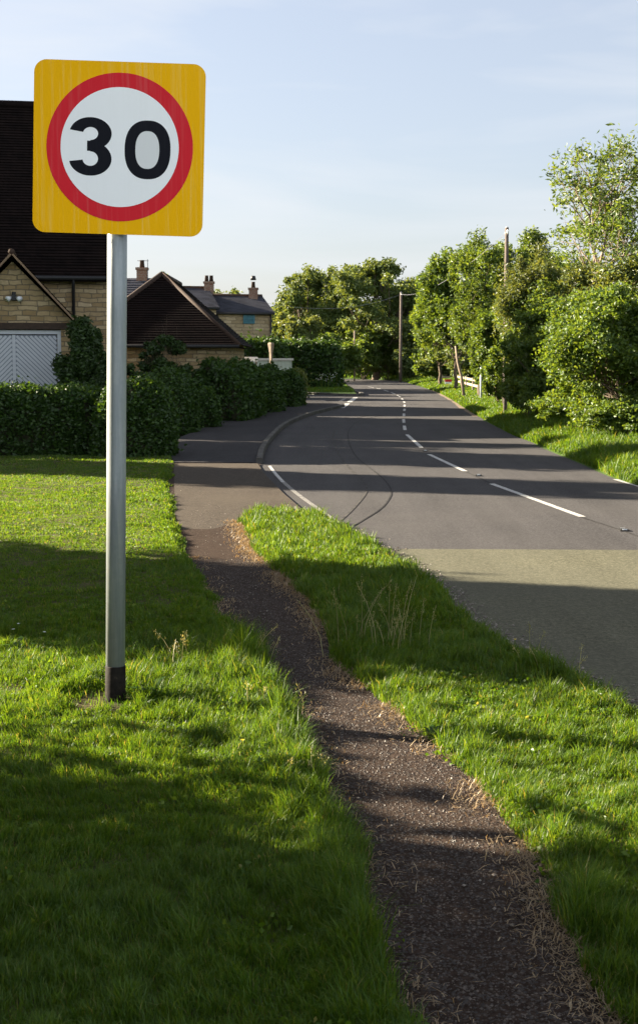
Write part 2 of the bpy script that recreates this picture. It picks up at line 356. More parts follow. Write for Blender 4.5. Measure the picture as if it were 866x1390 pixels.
M['redp'] = plain('red_plate', (.5, .02, .015), .45, .1, 6)
M['wire'] = plain('wire', (.18, .18, .20), .5, .1, 6)
M['galv_far'] = plain('grey_post', (.42, .44, .45), .45, .15, 9, metal=.2)
M['petal'] = plain('white_petals', (.8, .8, .76), .6, .03, 6)
M['butter'] = plain('yellow_petals', (.75, .55, .02), .5, .1, 6)
M['pebble'] = foliage('pebbles', (0.063, 0.0525, 0.042), (0.126, 0.105, 0.084), (0.252, 0.224, 0.189), .0, 5, None, .05)
# galvanised pole
t = NT('galvanised_steel'); co_ = t.co(); mpn = t.n('Mapping'); mpn.inputs['Scale'].default_value = (14, 14, .8); t.l(co_, mpn.inputs[0])
c = t.ramp(t.noise(3, 6, mpn.outputs[0], .7), [(.35, (0.198, 0.221, 0.228)), (.6, (0.271, 0.294, 0.294)), (.8, (0.330, 0.330, 0.304))])
v = t.n('TexVoronoi'); v.inputs['Scale'].default_value = 45; t.l(co_, v.inputs['Vector'])
vs_ = t.n('SeparateColor'); t.l(v.outputs['Color'], vs_.inputs[0]); c = t.mix(t.rng(vs_.outputs[0], 0, 1, 0, .25), c, (0.172, 0.198, 0.205))
c = t.mix(t.rng(t.noise(22, 6, co_, .75), .62, .74, 0, .6), c, (.36, .27, .17))
M['galv'] = t.pbr(c, .42, t.bump(t.noise(60, 3, co_), .15, .002), .35, .5)
t = NT('black_pole_foot'); c = t.ramp(t.noise(18, 6, t.co(), .75), [(.4, (.006, .005, .004)), (.62, (.015, .012, .009)), (.76, (.12, .095, .07))])
M['polefoot'] = t.pbr(c, .7, t.bump(t.noise(50, 4), .5, .003), 0, .08)
def signcol(name, col, streak):
    t = NT(name); co_ = t.co(); mpn = t.n('Mapping'); mpn.inputs['Scale'].default_value = (30, 1, 1.1); t.l(co_, mpn.inputs[0])
    s_ = t.noise(1.6, 5, mpn.outputs[0], .6, .3)
    c = t.mix(t.rng(s_, .50, .70, 0, .32), col, streak)
    c = t.mix(t.rng(t.noise(160, 2, co_), .4, .7, 0, .06), c, tuple(x*.8 for x in col))
    m = t.pbr(c, .42, None, 0, {'white_sheeting': .6, 'grey_sheeting': .5}.get(name, .06)); return m
M['s_yellow'] = signcol('yellow_sheeting', (.97, .50, .0), (.95, .70, .22))
M['s_red'] = signcol('red_sheeting', (.70, .022, .035), (.70, .15, .14))
M['s_white'] = signcol('white_sheeting', (.95, .96, .96), (.90, .91, .90))
M['s_grey'] = signcol('grey_sheeting', (.76, .77, .76), (.72, .73, .72))
M['s_black'] = signcol('black_sheeting', (.008, .009, .014), (.02, .02, .025))
M['s_back'] = plain('aluminium_back', (.12, .12, .11), .6, .2, 6, metal=.3)

# ------------------------------------------------------------------ plan of the ground
PATH_L = smooth_line([(1.3, -2.5), (.95, 0), (.62, 2.4)] + Gs([(548, 1390), (516, 1300), (487, 1170), (444, 1090), (398, 985), (368, 905), (300, 835), (262, 765), (238, 705), (232, 655), (234, 634)]), .25)
PATH_R = smooth_line([(2.0, -2.5), (1.6, 0), (1.22, 2.4)] + Gs([(830, 1390), (782, 1300), (748, 1230), (700, 1150), (640, 1070), (575, 1010), (500, 942), (455, 898), (437, 850), (395, 800), (345, 750), (325, 710)]), .25)
def rough_edge(line, amp):
    return [p+Vector((float(fbm(np.array([p.y*2.3]), np.array([7.7]))[0]-.5)*amp+(float(vn(np.array([p.y*9.0]), np.array([3.3]))[0])-.5)*amp*.5, 0)) for p in line]
PATH_L = rough_edge(PATH_L, .16); PATH_R = rough_edge(PATH_R, .12)
VERGE_R = smooth_line(Gs([(325, 710), (352, 699), (430, 706), (500, 742), (580, 792), (640, 850), (730, 902), (866, 975)]) + [(1.95, 5), (2.5, 0), (3.0, -6)], .3)
ROAD_L = Gs([(365, 640), (353, 626), (368, 600), (386, 580), (420, 565), (464, 553)])
ROAD_LF = Gs([(485, 537.5), (478, 531), (466, 523.5), (461, 519)])
ROAD_R0 = [(8.5, -12), (7.5, 0), (6.7, 6), (5.9, 11), (5.2, 15)] + Gs([(866, 660), (800, 634), (720, 600), (688, 587), (640, 560), (600, 535.5), (575, 526), (556, 520.5)])
ROAD_R = smooth_line(ROAD_R0 + [(7.0, 121), (4.5, 130), (0, 136), (-8, 141), (-30, 150)], .8)
KERB = smooth_line(Gs([(352, 630), (357, 612), (370, 594), (390, 577), (424, 563), (466, 552.5)]), .4)
n0 = len(VERGE_R)
road_poly = [(3.2, -12), (2.5, 0), (1.95, 5)] + list(reversed([tuple(p) for p in VERGE_R if p.y > 5.2 and p.y < 30]))[0:0]
vr = [tuple(p) for p in VERGE_R if p.y > 5.0]; vr.sort(key=lambda q: q[1]); vr = [p for p in vr if p[0] > G(352, 699).x+.02]
road_poly = [(3.4, -12), (2.45, 0)] + vr + [tuple(G(352, 668))[:2], tuple(G(348, 634))[:2]] + [tuple(p) for p in KERB] + [(-2, 50.5), (-30, 49), (-30, 70), (-2, 72)] + [tuple(p) for p in ROAD_LF] + [(.5, 119), (-8, 126), (-30, 136)] + [tuple(p) for p in reversed(ROAD_R)]

# the setting -------------------------------------------------
m = MB(); m.add([(-2500, -800, -.03), (2500, -800, -.03), (2500, 5000, -.03), (-2500, 5000, -.03)], [(0, 1, 2, 3)])
tag(m.build('ground', M['field']), kind='structure')
tag(sheet('road', road_poly, 0.0, M['road']), kind='structure')
bandp = [G(520, 745), G(1000, 749)]
bx0 = [p for p in vr if 5.0 < p[1] < G(520, 745).y-.05]
band = [(2.7, -2), (2.0, 4.9)] + [(p[0]-.02, p[1]) for p in bx0] + [(G(528, 745.5).x, G(528, 745.5).y), (5.95, G(900, 749).y), (6.8, 4.9), (7.6, -2)]
tag(sheet('coloured_surfacing', band, 0.004, M['band']), kind='structure')
def offset(line, d):
    o = []
    for i, p in enumerate(line):
        t_ = (line[min(i+1, len(line)-1)]-line[max(i-1, 0)]).normalized(); o.append(p+Vector((-t_.y, t_.x))*d)
    return o
path_poly = [tuple(p) for p in offset(PATH_L, .16)] + Gs([(234, 629), (351, 629)]) + [tuple(G(358, 655))[:2], tuple(G(400, 690))[:2], tuple(G(400, 706))[:2], tuple(G(325, 712))[:2]] + [tuple(p) for p in reversed(offset(PATH_R, -.16))]
path_poly2 = [p for p in path_poly if True]
# footpath as fine grid so that it can be uneven
def grid_sheet(name, poly, zf, mat, step, x0, x1, y0, y1):
    xs = np.arange(x0, x1, step); ys = np.arange(y0, y1, step); X, Y = np.meshgrid(xs, ys, indexing='ij'); Z = zf(X, Y)
    V = np.stack([X, Y, Z], -1).reshape(-1, 3); nx, ny = len(xs), len(ys)
    I = (np.arange(nx-1)[:, None]*ny+np.arange(ny-1)[None, :]).ravel(); Fc = np.stack([I, I+ny, I+ny+1, I+1], 1)
    if poly is not None:
        c = V[Fc].mean(1); Fc = Fc[inside(c[:, 0], c[:, 1], poly)]
    return finish(name, np_mesh(name, V, Fc), mat, None, True)
tag(grid_sheet('footpath', path_poly, lambda x, y: .012+.012*fbm(x*2.2, y*2.2), M['path'], .06, -4, 3, -2, 24.5), kind='structure')
tag(sheet('path_apron', Gs([(236, 631), (350, 631), (360, 646), (385, 672), (408, 692), (424, 704), (372, 702), (316, 710), (325, 728), (300, 738), (275, 733), (250, 741), (238, 700)]), [.0255]*7+[.022, .008, .008, .008, .008, .0255], M['apron']), kind='structure')
# pavement and kerbs
pave_poly = [tuple(p) for p in KERB] + Gs([(440, 546), (395, 546), (300, 575), (225, 606), (236, 630)])
tag(sheet('pavement', pave_poly, [.075 if q[1] > 24.5 else .035 for q in pave_poly], M['pave'], None, .06), kind='structure')
tag(strip(KERB, .11, -.01, 'kerb', M['kerb'], h=.12), kind='structure')
isl = [(-30, 72.5), (-2, 73.0)] + [tuple(p) for p in ROAD_LF] + [(.3, 118), (-6, 118), (-30, 118)]
far_k = smooth_line([(-12, 72.3), (-2, 72.0)] + [tuple(p) for p in ROAD_LF] + [(.6, 118)], 1.0)
tag(strip(far_k, .2, -.01, 'kerb', M['kerb'], h=.13), kind='structure')
edge = [p for p in ROAD_R if 42 < p.y < 80]
tag(strip([p+Vector((-.02, 0)) for p in edge], [.06+.42*float(fbm(np.array([p.y*.35]), np.array([1.5]))[0]) for p in edge], .0045, 'sandy_road_edge', plain('sandy_grit', (.12, .085, .055), .95, .35, 5, .5)), kind='structure')
# painted markings
cl = [G(866, 729), G(845, 721), G(790, 702), G(667, 657), G(631, 640), G(582, 617), G(572, 608), G(553, 590), G(549, 578), G(548, 566), G(549, 556), G(548, 545), G(543, 537), G(530, 530), G(510, 525)]
def mark(a, b, w=.11, mat='paint', z=.006):
    a, b = G(*a), G(*b); tag(strip([a.to_2d(), b.to_2d()], w, z, 'road_marking', M[mat]), kind='structure')
for a, b in [((790, 702), (667, 657)), ((631, 640), (582, 617)), ((572, 608), (552, 590)), ((549.5, 584), (548.5, 578)), ((548, 574), (547.5, 569)), ((548, 565), (548, 561.5)), ((548.5, 558), (549, 555)), ((549, 552), (549, 549.5)), ((549, 547), (548, 545)), ((547, 543), (545, 541)), ((543, 539), (539, 536.5)), ((536, 535), (531, 533)), ((527, 531.5), (521, 529.5)), ((517, 528.3), (511, 527)), ((507, 526.2), (500, 525))]:
    mark(a, b, .085)
mark((463.5, 554), (472, 547.5), .22); mark((474, 546), (483, 539.5), .22)
mark((462, 545), (468, 541), .16, 'paint_worn')
elL = smooth_line(Gs([(366, 633), (376, 646), (400, 668), (440, 697), (500, 739)]), .5)
tag(strip(elL, .065, .006, 'road_marking', M['paint_worn']), kind='structure')
elL2 = [G(366, 633), G(373, 642), G(384, 655)]
tag(strip([p.to_2d() for p in elL2], .05, .009, 'road_marking', M['paint']), kind='structure')
mark((835, 651), (900, 670), .10)
for pts, w, mt in [([(530, 562), (508, 566), (486, 572), (474, 584), (473, 598), (482, 618), (500, 634), (520, 650), (531, 668), (520, 688), (500, 702), (475, 717)], .03, 'tar'),
                   ([(513, 562), (490, 566), (464, 575), (453, 588), (454, 602), (463, 622), (478, 640), (494, 655), (497, 668), (480, 690), (462, 707)], .04, 'joint'),
                   
                   ([(790, 703), (845, 721), (870, 730)], .03, 'tar'), ([(667, 657), (631, 640)], .03, 'tar')]:
    tag(strip(smooth_line(Gs(pts), .4), w*.75, .005, 'crack_seal', M[mt]), kind='structure')
def stud(px, py, lab):
    p = G(px, py); t_ = thing('road_stud', lab, 'road stud', (p.x, p.y, .006), R(12), 'reflecting studs along the centre line')
    m = MB(); m.box((p.x, p.y, .009), (.10, .13, .008)); m.box((p.x, p.y, .018), (.07, .085, .010)); m.build('casing', M['tar'], t_)
    
    for s_ in (-.056, .056): m = MB(); m.box((p.x, p.y+s_*.8, .020), (.05, .010, .010)); m.build('reflector', M['lampglass'], t_)
stud(846, 720.5, 'reflecting stud nearest the camera, beyond the nearest white dash at the right edge')
stud(649, 646, 'reflecting stud between the nearest and the second long white dash')
stud(577, 612.5, 'reflecting stud between the second and the third long white dash')

# lawn surface: one uneven mesh that dips below the paved surfaces
pole_b = G(157, 966)
lawn_poly = [(-16, -3), (1.3, -3)] + [tuple(p) for p in PATH_L if p.y > -2.4] + [tuple(G(234, 629))[:2], tuple(G(225, 606))[:2], (-4.5, 33), (-16, 33)]
verge_poly = [tuple(p) for p in PATH_R] + [tuple(p) for p in VERGE_R][1:]
ROADR_near = [tuple(p) for p in ROAD_R if -6 < p.y < 122]
rverge = ROADR_near + [(24, 122), (24, -6)]
island = [(-30, 72.5), (-2, 72.2)] + [tuple(p) for p in ROAD_LF] + [(.45, 118), (-8, 124), (-30, 132)]
def ss(x, a, b): t_ = np.clip((x-a)/(b-a), 0, 1); return t_*t_*(3-2*t_)
def lawn_z(x, y):
    a = inside(x, y, lawn_poly); b = inside(x, y, verge_poly)
    d = np.minimum(pdist(x, y, PATH_L), pdist(x, y, PATH_R)); d2 = pdist(x, y, VERGE_R); d3 = pdist(x, y, lawn_poly[-5:])
    e = ss(np.minimum(d, d2), 0, .12)
    z = .012+e*(.028+.035*fbm(x*1.1, y*1.1)+.012*fbm(x*5, y*5, 2))
    return np.where(a | b, z, -.022)
tag(grid_sheet('lawn', None, lawn_z, M['soil'], .09, -8.5, 3.2, -1.0, 25), kind='structure')
def rv_z(x, y):
    a = inside(x, y, rverge); d = pdist(x, y, ROADR_near)
    z = .01+.10*ss(d, 0, .5)+.25*ss(d, .4, 3)+.6*ss(y, 80, 112)*ss(d, .5, 7)+.06*fbm(x*.7, y*.7)*ss(d, 0, .4)
    return np.where(a, z, -.04)
tag(grid_sheet('verge_bank', None, rv_z, M['field'], .35, 3.6, 24, 4, 122), kind='structure')
def fb_z(x, y):
    o = [tuple(p) for p in ROAD_R if p.y > 100]; d = pdist(x, y, o)
    poly = o + [(-30, 175), (40, 175), (40, 118)]
    return np.where(inside(x, y, poly), .02+1.5*ss(d, .5, 7)+.15*fbm(x*.4, y*.4), -.05)
tag(grid_sheet('far_bank', None, fb_z, M['field'], .7, -30, 24, 119, 170), kind='structure')
tag(sheet('island_verge', island, .09, M['field']), kind='structure')

# ------------------------------------------------------------------ grass
def blades(name, x, y, z, h, w, lean, mat, az=None, curl=.5):
    n = len(x); a = rng.random(n)*2*np.pi if az is None else az+rng.normal(0, 1.5, n)
    f = rng.random(n)*2*np.pi; lx, ly = np.cos(a)*lean, np.sin(a)*lean; wx, wy = np.cos(f)*w/2, np.sin(f)*w/2
    base = np.stack([x, y, z], 1); mid = base+np.stack([lx*h*curl*.7, ly*h*curl*.7, h*.6], 1)
    k = np.sqrt(np.maximum(.05, 1-np.minimum(lean, .95)**2)); tip = base+np.stack([lx*h, ly*h, h*k], 1); W_ = np.stack([wx, wy, 0*wx], 1)
    V = np.stack([base-W_, base+W_, mid-W_*.8, mid+W_*.8, tip], 1).reshape(-1, 3); I = np.arange(n)[:, None]*5
    Fc = np.concatenate([I+[0, 1, 3], I+[0, 3, 2], I+[2, 3, 4]], 1).reshape(-1, 3)
    return finish(name, np_mesh(name, V, Fc), mat, None, False)
def scatter(x0, x1, y0, y1, dens, poly, maxn=400000):
    """points with density dens(y) per m2, tuft-clustered"""
    ys = np.linspace(y0, y1, 60); xs = []; yy = []
    for a, b in zip(ys[:-1], ys[1:]):
        c = (a+b)/2; xa = max(x0, -.27*c-.9) if x0 < 0 else x0; xb = min(x1, .27*c+1.2)
        if xb <= xa: continue
        n = int(dens(c)*(b-a)*(xb-xa)); per = 7; nt_ = n//per+1
        tx = xa+rng.random(nt_)*(xb-xa); ty = a+rng.random(nt_)*(b-a); s = .022+.0012*c
        xs.append((tx[:, None]+rng.normal(0, s, (nt_, per))).ravel()); yy.append((ty[:, None]+rng.normal(0, s, (nt_, per))).ravel())
    x = np.concatenate(xs); y = np.concatenate(yy); k = inside(x, y, poly); return x[k], y[k]
dn = lambda y: float(np.clip(32000*(5.0/max(y, 3.2))**1.8, 1000, 44000))
def grass_for(name, poly, x0, x1, y0, y1, zf, hbase, edges, dens=dn, mat='grass', hboost=1.0):
    x, y = scatter(x0, x1, y0, y1, dens, poly)
    nb = fbm(x*1.3, y*1.3); nf = fbm(x*6+9, y*6)
    h = hbase*(.4+1.0*nb)*(.5+.9*nf)*(.45+1.1*vn(x*16, y*16))*(.5+.9*rng.random(len(x)))
    if edges is not None:
        d = pdist(x, y, edges); h *= 1+1.0*hboost*np.exp(-(d/.22)**2)*(.3+nf*1.2)
    if name == 'lawn_grass':
        dp = np.hypot(x-pole_b.x-.12, y-pole_b.y); h *= 1+.9*np.exp(-(dp/.45)**2)*nf*1.8
        h *= 1-.5*ss(y, 8.0, 9.5)
        rough = np.exp(-((x+.55)**2/.5+(y-7.6)**2/.35)); h *= 1+1.0*rough
        fr = np.exp(-(((x-pole_b.x)/.28)**2+((y-pole_b.y+.28)/.30)**2)); h *= 1-.72*fr; k = (np.hypot((x-pole_b.x+.06)/1.4, (y-pole_b.y+.04)) > .05+.16*vn(x*17, y*17)) | (rng.random(len(x)) < .12); x, y, h = x[k], y[k], h[k]; nb = nb[k]
    keep = rng.random(len(x)) < .55+.6*fbm(x*2.5+50, y*2.5); x, y, h, nb = x[keep], y[keep], h[keep], nb[keep]
    z = zf(x, y); w = np.maximum(.0026, .00060*y)*(.7+.6*rng.random(len(x))); az = fbm(x*.8+5, y*.8+5)*4*np.pi
    return tag(blades(name, x, y, z-.004, h, w, np.clip(.2+.65*rng.random(len(x)), 0, .95), M[mat], az), 'green mown grass', 'grass', kind='stuff')
g1 = grass_for('lawn_grass', lawn_poly, -8.5, 2, 2.3, 24.9, lawn_z, .050, PATH_L)
g1['label'] = 'mown green lawn around the speed limit sign and left of the footpath'
g2 = grass_for('verge_grass', verge_poly, -3, 3.2, 2.3, 16, lawn_z, .066, PATH_R + VERGE_R, hboost=.5, mat='rough_grass')
g2['label'] = 'longer green grass on the verge between the footpath and the road'
g3 = grass_for('roadside_grass', rverge, 3.6, 26, 15, 118, rv_z, .12, None, dens=lambda y: float(np.clip(3600*(18/y)**1.5, 90, 4000)), mat='rough_grass')
g3['label'] = 'green grass on the far side of the road in front of the bushes'
def fb_grass():
    x = rng.uniform(-8, 22, 16000); y = rng.uniform(122, 150, 16000); z = fb_z(x, y); k = z > .03; x, y, z = x[k], y[k], z[k]
    return blades('bank_grass', x, y, z-.02, .35*(.5+rng.random(len(x))), .10*(.6+rng.random(len(x))), .2+.5*rng.random(len(x)), M['rough_grass'])
tag(fb_grass(), 'long grass on the bank round the outside of the far bend', 'grass', kind='stuff')
x = rng.uniform(-3, 2, 9000); y = rng.uniform(72.6, 100, 9000); k = inside(x, y, island); x, y = x[k], y[k]
tag(blades('island_grass', x, y, np.full(len(x), .09), .12*(.5+rng.random(len(x))), .06*(.6+rng.random(len(x))), .2+.5*rng.random(len(x)), M['grass']), 'small patch of bright grass by the side turning', 'grass', kind='stuff')

# straw and litter on the footpath edges
def straw(name, line, sgn, n, spread, ymin, ymax, lab):
    L_ = [p for p in line if ymin < p.y < ymax]; idx = rng.integers(0, len(L_)-1, n); a = np.array([tuple(p) for p in L_]); p0 = a[idx]; d = a[idx+1]-p0
    t_ = rng.random(n)[:, None]; nn = np.stack([-d[:, 1], d[:, 0]], 1); nn /= np.linalg.norm(nn, axis=1)[:, None]+1e-9
    off = (np.abs(rng.normal(0, 1, n))*spread-.04)*sgn; patch = fbm(p0[:, 0]*3, p0[:, 1]*3); k = rng.random(n) < ss(patch, .25, .6)
    q = (p0+d*t_+nn*off[:, None]+rng.normal(0, .03, (n, 2)))[k]; n = len(q); ln = .012+.045*rng.random(n)**2.2; an = rng.random(n)*2*np.pi
    u = np.stack([np.cos(an), np.sin(an)], 1); w = np.stack([-u[:, 1], u[:, 0]], 1)*(.0006+.0007*rng.random(n))[:, None]*(1+q[:, 1:2]*.12)
    b = rng.normal(0, .07, n)[:, None]*ln[:, None]*w/np.linalg.norm(w, axis=1)[:, None]
    z0 = .026+.012*rng.random(n); z1 = z0+rng.random(n)**3*.03; A = q-u*ln[:, None]/2; B = q+b; C_ = q+u*ln[:, None]/2
    V = np.stack([np.c_[A-w, z0], np.c_[A+w, z0], np.c_[B-w, (z0+z1)/2+.004], np.c_[B+w, (z0+z1)/2+.004], np.c_[C_-w*.4, z1], np.c_[C_+w*.4, z1]], 1).reshape(-1, 3)
    I = np.arange(n)[:, None]*6; Fc = np.concatenate([I+[0, 1, 3, 2], I+[2, 3, 5, 4]], 1).reshape(-1, 4)
    tag(finish(name, np_mesh(name, V, Fc), M['straw']), lab, 'dry grass', kind='stuff')
straw('dry_grass', PATH_R, 1, 17000, .085, 2.3, 17, 'dry straw-coloured clippings along the right edge of the footpath')
straw('dry_grass', PATH_L, -1, 3500, .09, 2.3, 12, 'dry straw-coloured clippings along the left edge of the footpath')
n = 900; i = rng.integers(0, len(PATH_R)-1, n); a = np.array([tuple(p) for p in PATH_R])[i]; b = np.array([tuple(PATH_L[min(len(PATH_L)-1, int(k*len(PATH_L)/len(PATH_R)))]) for k in i])
q = a+(b-a)*rng.random(n)[:, None]**1.5; r_ = .003+.006*rng.random(n)**3
oc = np.array([(1, 0, 0), (-1, 0, 0), (0, 1, 0), (0, -1, 0), (0, 0, .7), (0, 0, -.7)], float); of = np.array([(0, 2, 4), (2, 1, 4), (1, 3, 4), (3, 0, 4), (2, 0, 5), (1, 2, 5), (3, 1, 5), (0, 3, 5)])
V = np.c_[q, np.full(n, .027)][:, None, :]+oc[None]*r_[:, None, None]*(.7+.6*rng.random((n, 6, 1)))
tag(finish('grit', np_mesh('grit', V.reshape(-1, 3), (np.arange(n)[:, None, None]*6+of[None]).reshape(-1, 3)), M['pebble']), 'loose grit scattered over the footpath', 'grit', kind='stuff')
yy = rng.random(90000)**1.25*9.5+2.2; la = np.array([tuple(p) for p in PATH_L]); ra = np.array([tuple(p) for p in PATH_R]); o1 = np.argsort(la[:, 1]); o2 = np.argsort(ra[:, 1])
xl_ = np.interp(yy, la[o1, 1], la[o1, 0])-.10; xr_ = np.interp(yy, ra[o2, 1], ra[o2, 0])+.10; xx = xl_+(xr_-xl_)*rng.random(len(yy)); n = len(yy)
r_ = .0035+.0055*rng.random(n)**2; q = rng.normal(0, 1, (n, 1, 3)); zz = .012+.012*fbm(xx*2.2, yy*2.2)
V = np.c_[xx, yy, zz-.001][:, None, :]+(oc[None]*r_[:, None, None]*(.6+.8*rng.random((n, 6, 1))))*np.array([1, 1, .75])
tag(finish('path_aggregate', np_mesh('path_aggregate', V.reshape(-1, 3), (np.arange(n)[:, None, None]*6+of[None]).reshape(-1, 3)), foliage('aggregate', (.014, .0115, .010), (.036, .028, .023), (.10, .08, .065), .0, 3, None, .03)), 'coarse crumbly brown aggregate of the worn footpath', 'aggregate', kind='stuff')
# dirt and leaf litter at the road edge beside the verge
n = 5000; L_ = [p for p in VERGE_R if 5 < p.y < 14]; a = np.array([tuple(p) for p in L_]); i = rng.integers(0, len(L_)-1, n); q = a[i]+(a[i+1]-a[i])*rng.random(n)[:, None]+np.c_[np.abs(rng.normal(0, .09, n)), rng.normal(0, .03, n)]
r_ = .003+.010*rng.random(n)**3; V = np.c_[q, np.full(n, .008)][:, None, :]+oc[None]*r_[:, None, None]*(.6+.8*rng.random((n, 6, 1)))
tag(finish('road_edge_litter', np_mesh('road_edge_litter', V.reshape(-1, 3), (np.arange(n)[:, None, None]*6+of[None]).reshape(-1, 3)), M['pebble']), 'grit and crumbled soil along the road edge by the verge', 'litter', kind='stuff')

# seeding grass clumps
def seed_clump(cx, cy, n, hh, label, spread=.12):
    root = thing('seeding_grass', label, 'wild grass', (cx, cy, 0), 0, 'seeding grass clumps beside the footpath'); st = MB(); hd = []
    for k in range(n):
        x0, y0 = cx+random.gauss(0, spread), cy+random.gauss(0, spread*.8); z0 = float(lawn_z(np.array([x0]), np.array([y0]))[0]); z0 = max(z0, .02)
        h = hh*random.uniform(.35, 1.1); a = random.uniform(0, 6.28); le = random.uniform(.1, .65)*h
        pts = [Vector((x0+math.cos(a)*le*t_*t_, y0+math.sin(a)*le*t_*t_, z0+h*t_)) for t_ in (0, .35, .7, 1)]
        st.tube(pts, [.0022, .0019, .0016, .001], 4, False)
        for j in range(26):
            t_ = random.uniform(.66, 1.0); p = pts[2].lerp(pts[3], (t_-.66)/.34); an = random.uniform(0, 6.28); rr = random.uniform(.002, .026)*(1.15-t_)*3
            hd.append((p+Vector((math.cos(an)*rr, math.sin(an)*rr, random.uniform(-.006, .012))), an))
    st.build('stem', M['seed'], root)
    V = []; 
    for p, an in hd:
        u = Vector((math.cos(an)*.4, math.sin(an)*.4, .9))*.0055; w = Vector((-math.sin(an), math.cos(an), 0))*.0020; V += [p-u, p+w, p+u, p-w]
    finish('seed_head', np_mesh('seed_head', np.array([tuple(v) for v in V]), np.arange(len(V)).reshape(-1, 4)), M['seed'], root)
for px, py, n, hh, lb in [(500, 892, 18, .40, 'tallest pale seeding grass clump, at the left edge of the verge by the path bend'), (555, 897, 9, .28, 'low pale seeding grass clump on the verge just right of the tallest clump'),
                       (338, 912, 7, .22, 'pale seeding grass clump at the lawn edge left of the footpath'), (378, 985, 5, .2, 'sparse seeding grass stalks at the lawn edge where the path darkens'),
                       (247, 922, 4, .18, 'thin seeding grass stalks on the lawn just right of the sign pole'), (735, 925, 6, .22, 'thin seeding grass stalks at the road edge of the verge'), (425, 1070, 4, .13, 'short seeding grass stalks at the lawn edge nearest the camera')]:
    g_ = G(px, py); seed_clump(g_.x, g_.y, n, hh, lb)
# daisies / buttercups
def flower(px, py, h, mat, lab, grp, r=.012):
    g_ = G(px, py); z0 = .04; root = thing('wild_flower', lab, 'flower', (g_.x, g_.y, 0), 0, grp)
    m = MB(); m.tube([(g_.x, g_.y, z0), (g_.x+.006, g_.y, z0+h)], .0014, 4, False); m.build('stem', M['rough_grass'], root)
    m = MB(); c = Vector((g_.x+.006, g_.y, z0+h))
    for k in range(7):
        a = k*6.283/7; u = Vector((math.cos(a), math.sin(a)*.9, .35)); w = Vector((-u.y, u.x, 0))*.35; m.add([c, c+(u+w)*r*.7, c+u*r, c+(u-w)*r*.7], [(0, 1, 2, 3)])
    m.build('petals', M[mat], root)
GW = 'small white flowers on the verge near the road edge'
for px, py in [(789, 958), (801, 953), (806, 962), (812, 966), (825, 968), (797, 967)]: flower(px, py, .05, 'petal', 'tiny white flower in the verge grass beside the road edge', GW)
for px, py in [(25, 870), (60, 882), (18, 878)]: flower(px, py, .07, 'petal', 'tiny white flower at the left edge of the lawn, level with the pole', 'small white flowers at the left edge of the lawn')
for px, py, lb in [(176, 905, 'yellow buttercup right beside the sign pole'), (248, 884, 'yellow buttercup on the lawn right of the sign pole'), (327, 1041, 'yellow buttercup on the lawn left of the footpath, near the shadow edge'), (697, 895, 'yellow buttercup on the verge close to the road edge')]: flower(px, py, .08, 'butter', lb, 'yellow buttercups in the grass', .010)
# broad leaf weeds
def weed(px, py, n, r, lab):
    g_ = G(px, py); m = MB()
    for k in range(n):
        a = random.uniform(0, 6.28); u = Vector((math.cos(a), math.sin(a), 0)); w = Vector((-u.y, u.x, 0)); l_ = r*random.uniform(.6, 1.1); c = Vector((g_.x, g_.y, .05)); h = random.uniform(.3, .9)
        m.add([c, c+u*l_*.5+w*l_*.12+Vector((0, 0, l_*h*.6)), c+u*l_+Vector((0, 0, l_*h*.6)), c+u*l_*.5-w*l_*.12+Vector((0, 0, l_*h*.6))], [(0, 1, 2, 3)])
    tag(m.build('broad_leaved_weed', M['hedge_leaf']), lab, 'weed')
weed(28, 898, 12, .14, 'broad leaved weed in the lawn at the left edge of the photo')
weed(205, 962, 16, .15, 'tuft of coarse broad leaves at the foot of the sign pole')
weed(585, 1012, 9, .09, 'small weed sprouting at the right edge of the footpath')

nc = 420; cxs = np.r_[rng.uniform(-5, 1, nc), rng.uniform(.2, 2.4, nc//2)]; cys = np.r_[rng.uniform(2.8, 14, nc), rng.uniform(3, 11, nc//2)]; k = (inside(cxs, cys, lawn_poly) | inside(cxs, cys, verge_poly)) & (rng.random(len(cxs)) < fbm(cxs*1.1+3, cys*1.1)*1.3); cxs, cys = cxs[k], cys[k]
C_ = np.repeat(np.c_[cxs, cys, lawn_z(cxs, cys)+.028], 34, 0); C_ = C_+rng.normal(0, 1, C_.shape)*np.array([.05, .05, .010])
V, Fc = leaf_mesh(C_, .020*(.6+.8*rng.random(len(C_))), droop=-.1, wr=.8)
tag(finish('clover', np_mesh('clover', V, Fc), M['rough_grass']), 'clover and small leafy weeds growing through the lawn and verge', 'clover', kind='stuff')
